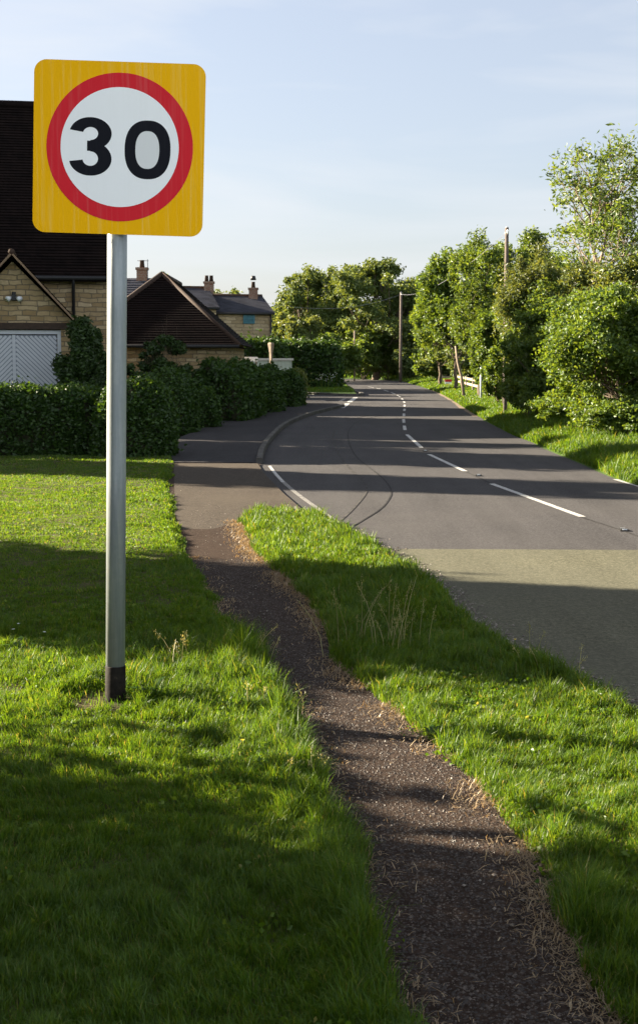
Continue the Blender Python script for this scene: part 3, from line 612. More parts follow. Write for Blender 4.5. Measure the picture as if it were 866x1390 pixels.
# ------------------------------------------------------------------ speed limit sign
def build_sign():
    g_ = pole_b; Y = g_.y; root = thing('speed_limit_sign', 'yellow-backed 30 speed limit sign on a grey pole with a black foot', 'road sign', (g_.x, g_.y, 0))
    base = Vector((g_.x, g_.y, 0)); top = P(160.5, 90, Y); ax = (top-base).normalized(); r = .0485
    zj = P(157, 903, Y).z
    ptz = lambda z: base+ax*(z/ax.z)
    m = MB(); m.tube([ptz(zj), ptz(1.2), ptz(2.0), ptz(top.z-.12)], r, 40); m.build('pole', M['galv'], root, True)
    m = MB(); m.tube([ptz(-.15), ptz(.02), ptz(zj-.004), ptz(zj)], [r+.004, r+.004, r+.003, r+.001], 40); m.build('pole_foot', M['polefoot'], root, True)
    # board: local frame u (right), w (up), nrm (towards the camera)
    yb = Y-r-.022
    TL, TR, BR, BL = P(46.5, 79.5, yb), P(279, 88, yb+.01), P(276, 321.5, yb+.01), P(45.5, 315, yb)
    c = (TL+TR+BR+BL)/4; u = ((TR-TL)+(BR-BL)).normalized(); w = ((TL-BL)+(TR-BR)); w = (w-u*w.dot(u)).normalized(); nn = u.cross(w)   # nn points at the camera
    if nn.y > 0: nn = -nn
    Wd = ((TR-TL).length+(BR-BL).length)/2; Hd = ((TL-BL).length+(TR-BR).length)/2; sc = Wd/232.0
    def pt(a, b, d): return c+u*a+w*b+nn*d
    def rr(Wx, Hx, rad, d, n=8):
        o = []
        for sx, sy, a0 in ((1, 1, 0), (-1, 1, 90), (-1, -1, 180), (1, -1, 270)):
            for k in range(n+1):
                a = R(a0+90*k/n); o.append(pt(sx*(Wx/2-rad)+math.cos(a)*rad, sy*(Hx/2-rad)+math.sin(a)*rad, d))
        return o
    def slab(name, f, d0, d1, mat, matb, parent):
        m = MB(); a = f(d0); b = f(d1); n = len(a); m.add(b, [tuple(range(n))], 0); m.add(a, [tuple(reversed(range(n)))], 1)
        m.add(a+b, [(i, (i+1) % n, n+(i+1) % n, n+i) for i in range(n)], 1)
        return m.build(name, [mat, matb], parent)
    bd = slab('backing_board', lambda d: rr(Wd, Hd, 17*sc, d), 0, .003, M['s_yellow'], M['s_back'], root)
    # roundel centre is a little above the middle of the board
    ca, cb = (163-(46.5+279+276+45.5)/4)*sc, ((79.5+88+321.5+315)/4-199.5)*sc
    def disc(rad, d, n=96): return [pt(ca+math.cos(2*math.pi*k/n)*rad, cb+math.sin(2*math.pi*k/n)*rad, d) for k in range(n)]
    slab('red_ring', lambda d: disc(99.5*sc, d), .0035, .0045, M['s_red'], M['s_red'], root)
    slab('white_disc', lambda d: disc(80.2*sc, d), .005, .0056, M['s_white'], M['s_white'], root)
    k2 = sc*300/866.; z0x, z0y = 163, 199.5
    def zp(x, y, d): return pt(ca+((x*300/866)-z0x)*sc, cb-((60+y*300/866)-z0y)*sc, d)
    # 3
    def arc3(m, cx, cy, rx, ry, wx, wy, a0, a1, d, n=40, bar=None):
        pts = []
        for i in range(n+1):
            a = R(a0+(a1-a0)*i/n); ca_, sa_ = math.cos(a), math.sin(a); pts.append((cx+(rx+wx/2)*ca_, cy-(ry+wy/2)*sa_, cx+(rx-wx/2)*ca_, cy-(ry-wy/2)*sa_))
        vs = []; 
        for q in pts: vs += [zp(q[0], q[1], d), zp(q[2], q[3], d)]
        m.add(vs, [(2*i, 2*i+1, 2*i+3, 2*i+2) for i in range(n)])
    m = MB(); D = .0062
    arc3(m, 356, 353, 56, 44, 53, 38, 168, -90, D); arc3(m, 356, 450, 57, 47, 53, 38, 90, -170, D+.0002)
    m.add([zp(343, 381, D+.0004), zp(372, 381, D+.0004), zp(372, 420, D+.0004), zp(343, 420, D+.0004)], [(0, 1, 2, 3)])
    m.build('numeral', M['s_black'], root)
    m = MB(); n = 72; vs = []
    def se(cx, cy, rx, ry, a, p=2.35): ca_, sa_ = math.cos(a), math.sin(a); return cx+rx*math.copysign(abs(ca_)**(2/p), ca_), cy-ry*math.copysign(abs(sa_)**(2/p), sa_)
    for i in range(n):
        a = 2*math.pi*i/n; o = se(580, 409.5, 90, 113.5, a); q = se(579, 410, 47, 73, a); vs += [zp(*o, D), zp(*q, D)]
    m.add(vs, [(2*i, 2*i+1, (2*i+3) % (2*n), (2*i+2) % (2*n)) for i in range(n)]); m.build('numeral', M['s_black'], root)
    m = MB(); m.add([zp(*se(579, 410, 48, 74, 2*math.pi*i/n), D-.0003) for i in range(n)], [tuple(range(n))]); m.build('zero_centre', M['s_grey'], root)
    # rails and clips behind the board
    for s_ in (.22, -.22):
        m = MB(); a = pt(-Wd*.42, s_, -.014); b = pt(Wd*.42, s_, -.014); m.bar(a, b, .028, .034); m.build('rail', M['s_back'], root)
        p = ptz(c.z+s_); m = MB(); m.tube([p-ax*.017, p+ax*.017], r+.006, 24, False); m.build('clip', M['galv_far'], root)
build_sign()

# ------------------------------------------------------------------ plants
def limb(m, a, b, r0, r1, n=6, wob=.08, seg=5):
    a, b = Vector(a), Vector(b); L_ = (b-a).length; pts = []; rs = []
    for i in range(seg+1):
        t_ = i/seg; p = a.lerp(b, t_); bow = math.sin(t_*math.pi)*L_
        p += Vector((random.gauss(0, wob), random.gauss(0, wob), random.gauss(0, wob*.5)))*bow*(.6)+Vector((0, 0, -.10*bow if (b-a).z > 0 else .05*bow)); pts.append(p); rs.append(r0+(r1-r0)*t_)
    m.tube(pts, rs, n, False); return pts
def tree(name, label, cat, base, top, radx, rady=None, z0=.25, leaf=.14, nl=12000, mat='leaf_a', clumps=40, cr=.34, trunk=.12, group=None, lean=(0, 0), bark='bark', sparse=False, shell=.75, flat=.8, ztop_pow=1.0, wr=.5, stems=1):
    rady = rady or radx; base = Vector(base); H = top-base.z; root = thing(name, label, cat, tuple(base), 0, group)
    cz0 = base.z+H*z0; cc = Vector((base.x+lean[0], base.y+lean[1], (cz0+top)/2)); rz = (top-cz0)/2
    cen = []; rad = []
    for k in range(clumps):
        for _ in range(30):
            v = np.array([random.gauss(0, 1) for _ in range(3)]); v /= np.linalg.norm(v); q = random.uniform(shell, 1)**.6 if random.random() < .8 else random.uniform(.2, .7)
            if v[2] < -.75 and random.random() < .6: continue
            break
        s_ = random.uniform(.6, 1.25)*cr; ex = max(0.0, 1-s_*.8); irr = 1+random.gauss(0, .10)
        p = Vector((cc.x+v[0]*radx*q*ex*irr, cc.y+v[1]*rady*q*ex*irr, cc.z+v[2]*rz*q*ex*irr)); cen.append(p); rad.append(s_)
    m = MB(); tp = Vector((cc.x, cc.y, cz0+(top-cz0)*.55))
    roots = [base+Vector((random.gauss(0, .25), random.gauss(0, .25), -.1)) if stems > 1 else base-Vector((0, 0, .1)) for _ in range(stems)]
    tr = [limb(m, rt, tp+Vector((random.gauss(0, radx*.25), random.gauss(0, rady*.25), 0))*(1 if stems > 1 else 1), trunk/(stems**.5), trunk*.3/(stems**.5), 9, .02, 8) for rt in roots]
    for p, s_ in zip(cen, rad):
        t0 = random.choice(tr); j = max(2, min(7, int(2+6*(p.z-cz0)/(top-cz0+.01)*.7+random.random()))); o = t0[j-1 if p.z < t0[j].z else j]
        lp = limb(m, o, p, trunk*.28, trunk*.06, 5, .12, 4)
        if sparse:
            for _ in range(5):
                e = p+Vector((random.gauss(0, 1)*radx, random.gauss(0, 1)*rady, abs(random.gauss(.3, 1))*rz))*s_*.7; limb(m, lp[2], e, trunk*.09, trunk*.03, 4, .1, 3)
    m.build('trunk', M[bark], root, True)
    wts = np.array(rad)**2; wts /= wts.sum(); idx = rng.choice(len(cen), nl, p=wts); ce = np.array([tuple(c) for c in cen])[idx]; rs = np.array(rad)[idx]
    v = rng.normal(0, 1, (nl, 3)); v /= np.linalg.norm(v, axis=1)[:, None]; q = rng.random(nl)**.42
    lump = .75+.5*rng.random(len(cen))[idx]
    # leaves gather on sprays: quantise direction a little
    spray = rng.normal(0, 1, (len(cen)*14, 3)); spray /= np.linalg.norm(spray, axis=1)[:, None]; si = idx*14+rng.integers(0, 14, nl); v = v*.42+spray[si]*.75
    Cn = ce+v*q[:, None]*np.c_[rs*radx*lump, rs*rady*lump, rs*rz*flat*lump]
    g_ = base.z+.02; Cn = Cn[Cn[:, 2] > g_]; nl2 = len(Cn)
    V, Fc = leaf_mesh(Cn, leaf*(.6+.8*rng.random(nl2)), wr=wr)
    finish('crown', np_mesh('crown', V, Fc), M[mat], root)
    return root
def tree_px(name, label, cat, px, Y, top_py, wpx, depth=None, base_z=0.0, **kw):
    wpx *= 1.15; kw['cr'] = kw.get('cr', .34)*1.12
    b = P(px, 500, Y); top = P(px, top_py, Y).z; r = wpx/2/F*Y
    kw.setdefault('leaf', .0022*Y+.016); kw['nl'] = int(kw.get('nl', 12000)*2.6)
    return tree(name, label, cat, (b.x, Y, base_z), top, r, depth or r, **kw)
GT = 'trees and bushes crowding the right side of the road'
RV = [ # name, label, cat, px, Y, top, width px, kwargs
 ('hazel_bush', 'big rounded bush at the right edge of the photo, reaching down to the verge', 'bush', 845, 28.5, 372, 215, dict(z0=.0, nl=30000, clumps=85, cr=.26, mat='leaf_a', trunk=.07, stems=4, wr=.62)),
 ('hawthorn_bush', 'dense bush between the wooden post and the big rounded bush', 'bush', 752, 35, 398, 130, dict(z0=.0, nl=19000, clumps=60, cr=.28, mat='leaf_a', trunk=.06, stems=3)),
 ('hazel_tree', 'bushy tree rising behind the big rounded bush at the right edge', 'tree', 850, 36, 318, 190, dict(z0=.15, nl=20000, clumps=60, cr=.28, mat='leaf_c', trunk=.1)),
 ('willow_tree', 'pale feathery bushy tree in the middle of the right hand row', 'tree', 726, 44, 335, 112, dict(z0=.12, nl=17000, clumps=55, cr=.28, mat='leaf_c', trunk=.09, wr=.36)),
 ('maple_tree', 'tree behind the brown pole top with a clump of leaves level with it', 'tree', 706, 60, 303, 95, dict(z0=.2, nl=12000, clumps=45, cr=.28, mat='leaf_b', trunk=.13)),
 ('hawthorn_tree', 'bushy yellow-green tree right of the brown pole', 'tree', 765, 52, 330, 120, dict(z0=.1, nl=14000, clumps=50, cr=.28, mat='leaf_a', trunk=.12)),
 ('ash_tree', 'pointed leafy tree left of the brown pole', 'tree', 652, 58, 298, 100, dict(z0=.12, nl=17000, clumps=55, cr=.27, mat='leaf_b', trunk=.12, wr=.4)),
 ('elder_tree', 'rounded leafy tree whose foliage hangs over the white rail fence', 'tree', 618, 76, 328, 100, dict(z0=.2, nl=14000, clumps=50, cr=.27, mat='leaf_a', trunk=.11)),
 ('small_ash_tree', 'slim tree with a leaning bare stem beside the white rail fence', 'tree', 598, 88, 388, 72, dict(z0=.18, nl=8000, clumps=36, cr=.3, mat='leaf_b', trunk=.12)),
 ('elder_bush', 'low dark bush at the foot of the row, left of the wooden post', 'bush', 674, 49, 482, 42, dict(z0=.0, nl=6500, clumps=30, cr=.3, mat='leaf_a', trunk=.04, stems=2)),
 ('bramble_bush', 'low bramble bush at the foot of the row, right of the wooden post', 'bush', 722, 37, 492, 85, dict(z0=.0, nl=8500, clumps=34, cr=.3, mat='leaf_b', trunk=.04, stems=3)),
 ('bramble_bush', 'low bramble bush under the big rounded bush at the right edge', 'bush', 800, 30.5, 520, 130, dict(z0=.0, nl=9000, clumps=36, cr=.28, mat='leaf_a', trunk=.03, stems=3)),
 ('elder_bush', 'tall leafy bush just behind the wooden post with the white marker', 'bush', 706, 48, 395, 92, dict(z0=.0, nl=15000, clumps=50, cr=.28, mat='leaf_a', trunk=.06, stems=3)),
 ('hawthorn_bush', 'leafy bush filling the gap behind the low bush, left of the brown pole', 'bush', 674, 56, 400, 74, dict(z0=.0, nl=13000, clumps=45, cr=.28, mat='leaf_a', trunk=.06, stems=3)),
 ('hawthorn_tree', 'leafy tree right behind the brown pole, below the airy tall tree', 'tree', 745, 44, 352, 120, dict(z0=.0, nl=15000, clumps=50, cr=.28, mat='leaf_b', trunk=.09)),
 ('bramble_bush', 'low bramble bush spilling on to the verge at the right edge of the photo', 'bush', 862, 27.0, 535, 130, dict(z0=.0, nl=9000, clumps=40, cr=.28, mat='leaf_a', trunk=.02, stems=3)),
 ('understory_bush', 'dark bush behind the white rail fence under the leafy trees', 'bush', 640, 86, 452, 84, dict(z0=.0, nl=9000, clumps=34, cr=.3, mat='leaf_d', trunk=.04, stems=3)),
 ('understory_bush', 'dark bush behind the small red and white marker plate', 'bush', 602, 100, 464, 66, dict(z0=.0, nl=8000, clumps=34, cr=.3, mat='leaf_d', trunk=.04, stems=3)),
 ('hazel_bush', 'leafy bush closing the gap between the wooden post and the big rounded bush', 'bush', 765, 38, 430, 90, dict(z0=.0, nl=11000, clumps=40, cr=.3, mat='leaf_b', trunk=.04, stems=3)),
 ('field_maple', 'tall bushy tree closing the gap at the top right corner of the row', 'tree', 905, 42, 290, 130, dict(z0=.1, nl=12000, clumps=40, cr=.3, mat='leaf_a', trunk=.12)),
]
for nm, lb, ct, px, Y, tpy, w, kw in RV:
    tree_px(nm, lb, ct, px, Y, tpy, w, group=GT, base_z=.28, **kw)
for px, Y, tp, w in [(1000, 24, 330, 220), (1080, 17, 300, 260), (1000, 34, 280, 240)]:
    tree_px('hazel_bush', 'bush beyond the right edge of the photo', 'bush', px, Y, tp, w, group='bushes beyond the right edge of the photo', nl=9000, clumps=36, cr=.3, mat='leaf_a', z0=0, base_z=.2)
def branch_tree(px, Y, top_py, label):
    b = P(px, 500, Y); root = thing('ash_tree', label, 'tree', (b.x, Y, .28), 0, GT); H = P(px, top_py, Y).z-.28; m = MB(); tips = []
    def grow(p, d, ln, r_, lv):
        pts = [p]; q = p.copy(); dd = d.copy(); n = 4
        for i in range(n):
            dd = (dd+Vector((random.gauss(0, .12), random.gauss(0, .12), random.gauss(.04, .08)))).normalized(); q = q+dd*ln/n; pts.append(q.copy())
        m.tube(pts, [r_*(1-.45*i/n) for i in range(n+1)], 7 if lv < 2 else 4, False)
        if lv >= 4: tips.extend([pts[-1], pts[2], pts[3]]); return
        if lv == 3: tips.append(pts[-1])
        k = {0: 6, 1: 5, 2: 4, 3: 3}[lv]; ph = random.uniform(0, 6.28)
        for j in range(k):
            o = pts[-1] if j < 2 else pts[random.choice((2, 3))]; an = ph+j*2.4+random.gauss(0, .3); sp = random.uniform(.5, 1.0) if lv else (.12 if j == 0 else random.uniform(.45, .95))
            u = dd.orthogonal().normalized(); w = dd.cross(u); nd = (dd*math.cos(sp)+(u*math.cos(an)+w*math.sin(an))*math.sin(sp)+Vector((0, 0, .12))).normalized()
            grow(o, nd, ln*random.uniform(.55, .78)*(1 if lv else .62), r_*.5, lv+1)
    grow(Vector((b.x, Y, .2)), Vector((-.06, 0, 1)), H*.66, .15, 0)
    zt = max(t_.z for t_ in tips); k = H/(zt-.28)
    
    xs_ = sorted(t_.x for t_ in tips); w_ = xs_[int(len(xs_)*.96)]-xs_[int(len(xs_)*.04)]; kx = 108/F*Y/w_; xm = (xs_[int(len(xs_)*.96)]+xs_[int(len(xs_)*.04)])/2
    fx = lambda x_, z_: x_+((x_-xm)*(kx-1)+(b.x-xm)*1.0)*min(1, max(0, (z_-.2)/(H*.5)))
    m.v = [(fx(x_, z_), y_, .28+(z_-.28)*k) for x_, y_, z_ in m.v]; tips = [Vector((fx(t_.x, t_.z), t_.y, t_.z)) for t_ in tips]; m.build('trunk', M['bark_pale'], root, True)
    T_ = np.array([(t_.x, t_.y, .28+(t_.z-.28)*k) for t_ in tips]); T_ = T_[rng.random(len(T_)) < .5]; C_ = np.repeat(T_, 12, 0)+rng.normal(0, 1, (len(T_)*12, 3))*np.array([.15, .15, .08])
    V, Fc = leaf_mesh(C_, .15*(.6+.7*rng.random(len(C_))), wr=.36); finish('crown', np_mesh('crown', V, Fc), M['leaf_b'], root)
_st = random.getstate(); random.seed(23)
branch_tree(806, 38, 192, 'tall tree with a thin airy crown standing above all the others at right')
random.setstate(_st)
GF = 'large trees beyond the bend'
for nm, lb, px, Y, tp, w, kw in [
 ('oak_tree', 'round dark green tree beyond the bend, right of the farmhouse', 424, 128, 356, 98, dict(z0=.12, nl=13000, clumps=60, cr=.25)),
 ('oak_tree', 'largest tree beyond the bend, standing in the middle of the photo', 508, 124, 345, 142, dict(z0=.14, nl=20000, clumps=80, cr=.22)),
 ('sycamore_tree', 'tree beyond the bend just behind the telegraph pole', 556, 134, 372, 72, dict(z0=.1, nl=8000, clumps=40, cr=.28)),
 ('lime_tree', 'bright yellow-green small tree against the dark tree by the farmhouse', 402, 104, 416, 66, dict(z0=.1, nl=7500, clumps=36, cr=.28, mat='leaf_c')),
 ('elm_tree', 'shadowed tree low down behind the telegraph pole base', 572, 120, 425, 62, dict(z0=.05, nl=7000, clumps=36, cr=.28)),
 ('far_tree', 'tree top showing between the chimneys of the farmhouse', 304, 118, 379, 62, dict(z0=.3, nl=6000, clumps=30, cr=.3)),
 ('far_tree', 'tree top showing just right of the aerial and hipped roof', 226, 112, 370, 40, dict(z0=.3, nl=4000, clumps=26, cr=.3, mat='leaf_a')),
 ('yellow_tree', 'golden yellow shrubby tree peeping over the slate roof', 262, 108, 384, 46, dict(z0=.3, nl=4500, clumps=26, cr=.32, mat='leaf_y')),
 ('oak_tree', 'lower tree filling the gap left of the round dark green tree', 398, 138, 392, 70, dict(z0=.05, nl=8000, clumps=44, cr=.28)),
 ('oak_tree', 'tree standing low between the two biggest trees beyond the bend', 462, 132, 400, 80, dict(z0=.05, nl=9000, clumps=44, cr=.28)),
 ('far_tree', 'tree behind the right hand gable of the farmhouse', 382, 140, 428, 40, dict(z0=.1, nl=4000, clumps=26, cr=.3)),
]:
    kw.setdefault('mat', 'leaf_d'); tree_px(nm, lb, 'tree', px, Y, tp, w, group=GF, trunk=.35, **kw)
GB = 'bushes on the bank round the bend'
for lb, px, Y, tp, w, mt in [('rounded bush on the bank below the largest tree', 492, 122, 438, 84, 'leaf_b'), ('bush on the bank left of the thin far post', 458, 118, 452, 60, 'leaf_a'), ('leafy bush on the bank between the thin post and the telegraph pole', 522, 124, 446, 66, 'leaf_b'),
                          ('low dark bush right of the telegraph pole base', 560, 120, 462, 56, 'leaf_d'), ('bush on the bank at the left foot of the fence', 588, 104, 462, 52, 'leaf_b'), ('bush by the end of the tall dark hedge', 436, 112, 446, 52, 'leaf_b')]:
    tree_px('bank_bush', lb, 'bush', px, Y, tp, w, group=GB, nl=5500, clumps=30, cr=.3, mat=mt, z0=0, base_z=.2, trunk=.08, stems=3)
# far wood closing the horizon
n = 60000; x = rng.uniform(-150, 150, n); y = 190+rng.normal(0, 7, n)+.0006*x*x; hh = 6.5+3.0*fbm(x*.12, x*0+3)+1.2*fbm(x*.8, y*.3); z = hh*rng.random(n)**.7
V, Fc = leaf_mesh(np.c_[x, y, z], .8+.9*rng.random(n)); wd = finish('distant_wood', np_mesh('distant_wood', V, Fc), M['leaf_d']); tag(wd, 'dark distant wood behind the trees and houses', 'wood', kind='stuff')

# clipped hedges: rounded body with a thick coat of leaves
def hedge(name, label, cx, cy, sx, sy, h, rz=0.0, leaf=.06, nl=20000, mat='hedge_leaf', group=None, z=0.0, rnd=.35, lumps=.06, cat='hedge', pw=4.0):
    root = thing(name, label, cat, (cx, cy, z), rz, group); N1, N2 = 48, 20
    def surf(u, t_, k=1.0):                                          # superellipsoid upper body
        cu, su = np.cos(u), np.sin(u); ct, st = np.cos(t_), np.sin(t_); e = 2/pw
        f = lambda a, p: np.sign(a)*np.abs(a)**p
        X = f(cu, e)*f(ct, e); Y_ = f(su, e)*f(ct, e); Z = f(st, e)
        wob = 1+lumps*(fbm((X*sx+cx)*1.3+Z*2, (Y_*sy+cy)*1.3-Z)*2-1)*2
        X = X*sx/2*wob*k; Y_ = Y_*sy/2*wob*k; Z = Z*h*(1+(wob-1)*.7)*k
        ca, sa = math.cos(rz), math.sin(rz)
        return np.stack([cx+X*ca-Y_*sa, cy+X*sa+Y_*ca, z+Z], -1)
    U, T = np.meshgrid(np.linspace(0, 2*np.pi, N1, endpoint=False), np.linspace(-.001, np.pi/2, N2), indexing='ij'); V = surf(U, T, .93).reshape(-1, 3)
    i = np.arange(N1)[:, None]; j = np.arange(N2-1)[None]; a = (i*N2+j).ravel(); b = (((i+1) % N1)*N2+j).ravel(); Fc = np.stack([a, b, b+1, a+1], 1)
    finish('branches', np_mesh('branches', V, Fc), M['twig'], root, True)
    # even cover: sample the box faces, project on to the superellipsoid
    q = rng.random((nl, 3))*2-1; q[:, 2] = rng.random(nl); A = np.array([sy*h*2, sx*h*2, sx*sy*1.0]); fc = rng.choice(3, nl, p=A/A.sum())
    s_ = np.sign(rng.random(nl)-.5); q[fc == 0, 0] = s_[fc == 0]; q[fc == 1, 1] = s_[fc == 1]; q[fc == 2, 2] = 1
    nrm = (np.abs(q)**pw).sum(1)**(-1/pw); q *= nrm[:, None]
    wob = 1+lumps*(fbm((q[:, 0]*sx+cx)*1.3+q[:, 2]*2, (q[:, 1]*sy+cy)*1.3-q[:, 2])*2-1)*2+rng.normal(0, .012, nl)
    X = q[:, 0]*sx/2*wob; Y_ = q[:, 1]*sy/2*wob; Z = q[:, 2]*h*(1+(wob-1)*.7); ca, sa = math.cos(rz), math.sin(rz)
    C_ = np.stack([cx+X*ca-Y_*sa, cy+X*sa+Y_*ca, z+Z], 1)+rng.normal(0, leaf*.45, (nl, 3))*np.where(rng.random(nl) < .06, 2.6, 1.0)[:, None]+np.c_[np.zeros((nl, 2)), np.where(rng.random(nl) < .04, .9, 0)*leaf*rng.random(nl)]; C_ = C_[C_[:, 2] > z]
    V, Fc = leaf_mesh(C_, leaf*(.6+.8*rng.random(len(C_))), wr=.6); finish('leaves', np_mesh('leaves', V, Fc), M[mat], root)
    return root
def hedge_px(name, label, x0, x1, top, base, thick, **kw):
    g_ = G((x0+x1)/2, base); Y = g_.y+thick/2; c = P((x0+x1)/2, base, Y); h = P((x0+x1)/2, top, Y).z
    return hedge(name, label, c.x, Y, (x1-x0)/F*Y, thick, h, **kw)
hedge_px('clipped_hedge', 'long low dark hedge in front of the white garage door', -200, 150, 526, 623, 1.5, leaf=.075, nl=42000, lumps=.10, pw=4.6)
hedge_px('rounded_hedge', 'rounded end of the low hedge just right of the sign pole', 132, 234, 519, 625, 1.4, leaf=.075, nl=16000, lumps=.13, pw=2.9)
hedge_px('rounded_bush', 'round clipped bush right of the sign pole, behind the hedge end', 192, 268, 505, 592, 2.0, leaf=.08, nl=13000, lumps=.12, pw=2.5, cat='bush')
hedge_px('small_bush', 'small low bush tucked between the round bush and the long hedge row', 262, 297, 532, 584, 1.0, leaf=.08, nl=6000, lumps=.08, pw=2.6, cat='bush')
GH = 'clipped hedges in a row along the pavement'
for x0, x1, tp, bs, th, lb in [(262, 345, 493, 575, 3.6, 'tallest nearest block of the clipped hedge row behind the small bush'), (310, 356, 494, 569, 2.6, 'second block of the clipped hedge row along the pavement'), (340, 382, 501, 563, 3.5, 'third block of the clipped hedge row along the pavement'), (368, 409, 508, 555, 4.5, 'last block of the clipped hedge row, beside the side turning')]:
    hedge_px('clipped_bush', lb, x0, x1, tp, bs, th, leaf=.11, nl=13000, lumps=.13, pw=2.9, group=GH)
hedge_px('small_hedge', 'small yellowish hedge end just beyond the clipped row', 394, 413, 503, 541, 1.5, leaf=.14, nl=4000, pw=4, mat='leaf_c')
hedge('tall_hedge', 'tall dark hedge with a flat top running behind the side turning', (P(395, 500, 84)).x-1.5, 84, 9.0, 3.0, P(400, 466, 84).z, leaf=.2, nl=26000, lumps=.03, pw=8)
hedge('conifer_hedge', 'dark hedge beside the farmhouse wall, left part of the tall hedge line', P(330, 500, 70).x-1.0, 70, 6.5, 2.0, P(340, 463, 70).z, leaf=.2, nl=14000, lumps=.05, pw=6)
# ivy covered shrub between garage and main house, climbing shrub by hipped outbuilding
tree_px('ivy_shrub', 'tall dark ivy shrub between the garage and the sign pole', 'shrub', 118, 33, 425, 66, z0=.0, nl=17000, clumps=55, cr=.3, mat='ivy', leaf=.11, trunk=.06, stems=3)
tree_px('garden_shrub', 'dark leafy shrub with arching sprays in front of the hipped roof', 'shrub', 222, 38, 440, 74, z0=.0, nl=7000, clumps=40, cr=.24, mat='ivy', leaf=.13, trunk=.05, stems=3, sparse=True, flat=.5)
tree_px('garden_shrub', 'low dark shrub against the stone wall of the hipped outbuilding', 'shrub', 185, 36, 492, 60, z0=.0, nl=7000, clumps=34, cr=.3, mat='ivy', leaf=.12, trunk=.05, stems=3)
# trees outside the frame on the left, which throw the shade over lawn, path and road
GS = 'garden trees to the left of the view'
for x_, y_, h_, r_, zz in [(-5.6, 2.0, 7.5, 2.3, .03), (-13.5, 7.9, 10.5, 2.1, .1), (-7.5, -2.5, 8, 3, .05), (-10.5, 13.35, 8.5, 1.9, .05), (-14.5, 14.9, 10.5, 1.9, .15), (-8.4, 5.35, 6.8, 3.0, .03), (-12.5, 5.6, 10, 3.2, .1), (-10, 0, 10, 3.4, .1), (-14, 25.1, 9.0, 1.35, .04), (-18.5, 26.8, 11.5, 1.5, .1), (-14, 30.3, 9.5, 2.3, .04), (-19, 32.3, 12.5, 2.0, .1), (-15, 34.9, 9.5, 1.5, .04)]:
    tree('garden_tree', f'out-of-view garden tree left of the lawn, {round(h_, 1)} metres tall and {round(math.hypot(x_, y_), 1)} metres away', 'tree', (x_, y_, 0), h_, r_, r_, z0=zz, leaf=.26, nl=30000, clumps=60, cr=.38, mat='leaf_a', trunk=.16, group=GS, shell=.5)

# ------------------------------------------------------------------ buildings
def V2(x, y, z): return Vector((x, y, z))
def courses(m, e0, e1, r0, r1, n, lift=.03):
    """tile courses from the eaves edge e0-e1 up to the ridge edge r0-r1"""
    nn = (e1-e0).cross(r0-e0).normalized()
    if nn.z < 0: nn = -nn
    for i in range(n):
        a, b = i/n, (i+1)/n; p0, p1 = e0.lerp(r0, a), e1.lerp(r1, a); q0, q1 = e0.lerp(r0, b), e1.lerp(r1, b)
        p0u, p1u = p0+nn*lift, p1+nn*lift; m.add([p0u, p1u, q1+nn*.002, q0+nn*.002], [(0, 1, 2, 3)]); m.add([p0, p1, p1u, p0u], [(0, 1, 2, 3)])
def wall_box(m, x0, x1, y0, y1, z0, z1): m.box(((x0+x1)/2, (y0+y1)/2, (z0+z1)/2), (x1-x0, y1-y0, z1-z0))
# main house
def main_house():
    Y0, Yr = 38.0, 41.6; xr = P(153, 378, Y0).x; zE = P(100, 377, Y0).z; zR = P(20, 147, Yr).z; xl = xr-15
    root = thing('stone_house', 'large stone house with a steep dark tiled roof behind the sign', 'house', (xr, Y0, 0))
    m = MB(); wall_box(m, xl+.2, xr-.12, Y0+.35, Yr*2-Y0-.35, -.1, zE+.12)
    for X in (xl+.2, xr-.12):      # gable triangles
        m.add([(X, Y0+.35, zE+.12), (X, Yr*2-Y0-.35, zE+.12), (X, Yr, zR-.15)], [(0, 1, 2)])
    m.build('wall', M['stone'], root)
    m = MB(); e0, e1, r0, r1 = V2(xl, Y0, zE), V2(xr, Y0, zE), V2(xl, Yr, zR), V2(xr, Yr, zR); courses(m, e0, e1, r0, r1, 62)
    b0, b1 = V2(xl, 2*Yr-Y0, zE), V2(xr, 2*Yr-Y0, zE); courses(m, b0, b1, r0, r1, 20); m.add([e0-V2(0, 0, .12), e1-V2(0, 0, .12), r1-V2(0, 0, .2), r0-V2(0, 0, .2)], [(0, 1, 2, 3)])
    rf = m.build('roof', M['clay'], root)
    m = MB(); m.tube([(xl, Yr, zR), (xr, Yr, zR)], .13, 10); m.build('ridge', M['clay'], rf, True)
    m = MB(); m.tube([(xl, Y0-.05, zE-.02), (xr, Y0-.05, zE-.02)], .06, 8); m.build('gutter', M['iron'], root, True)
    X = P(101, 400, Y0).x; m = MB(); m.tube([(X, Y0-.02, zE-.06), (X, Y0+.26, zE-.3), (X, Y0+.26, 0)], .045, 8); m.build('downpipe', M['iron'], root, True)
    m = MB(); m.bar(V2(xr+.01, Y0, zE-.07), V2(xr+.01, Yr, zR-.07), .04, .2); m.build('bargeboard', M['timber_dark'], root)
    root.rotation_euler.z = R(10)
main_house()
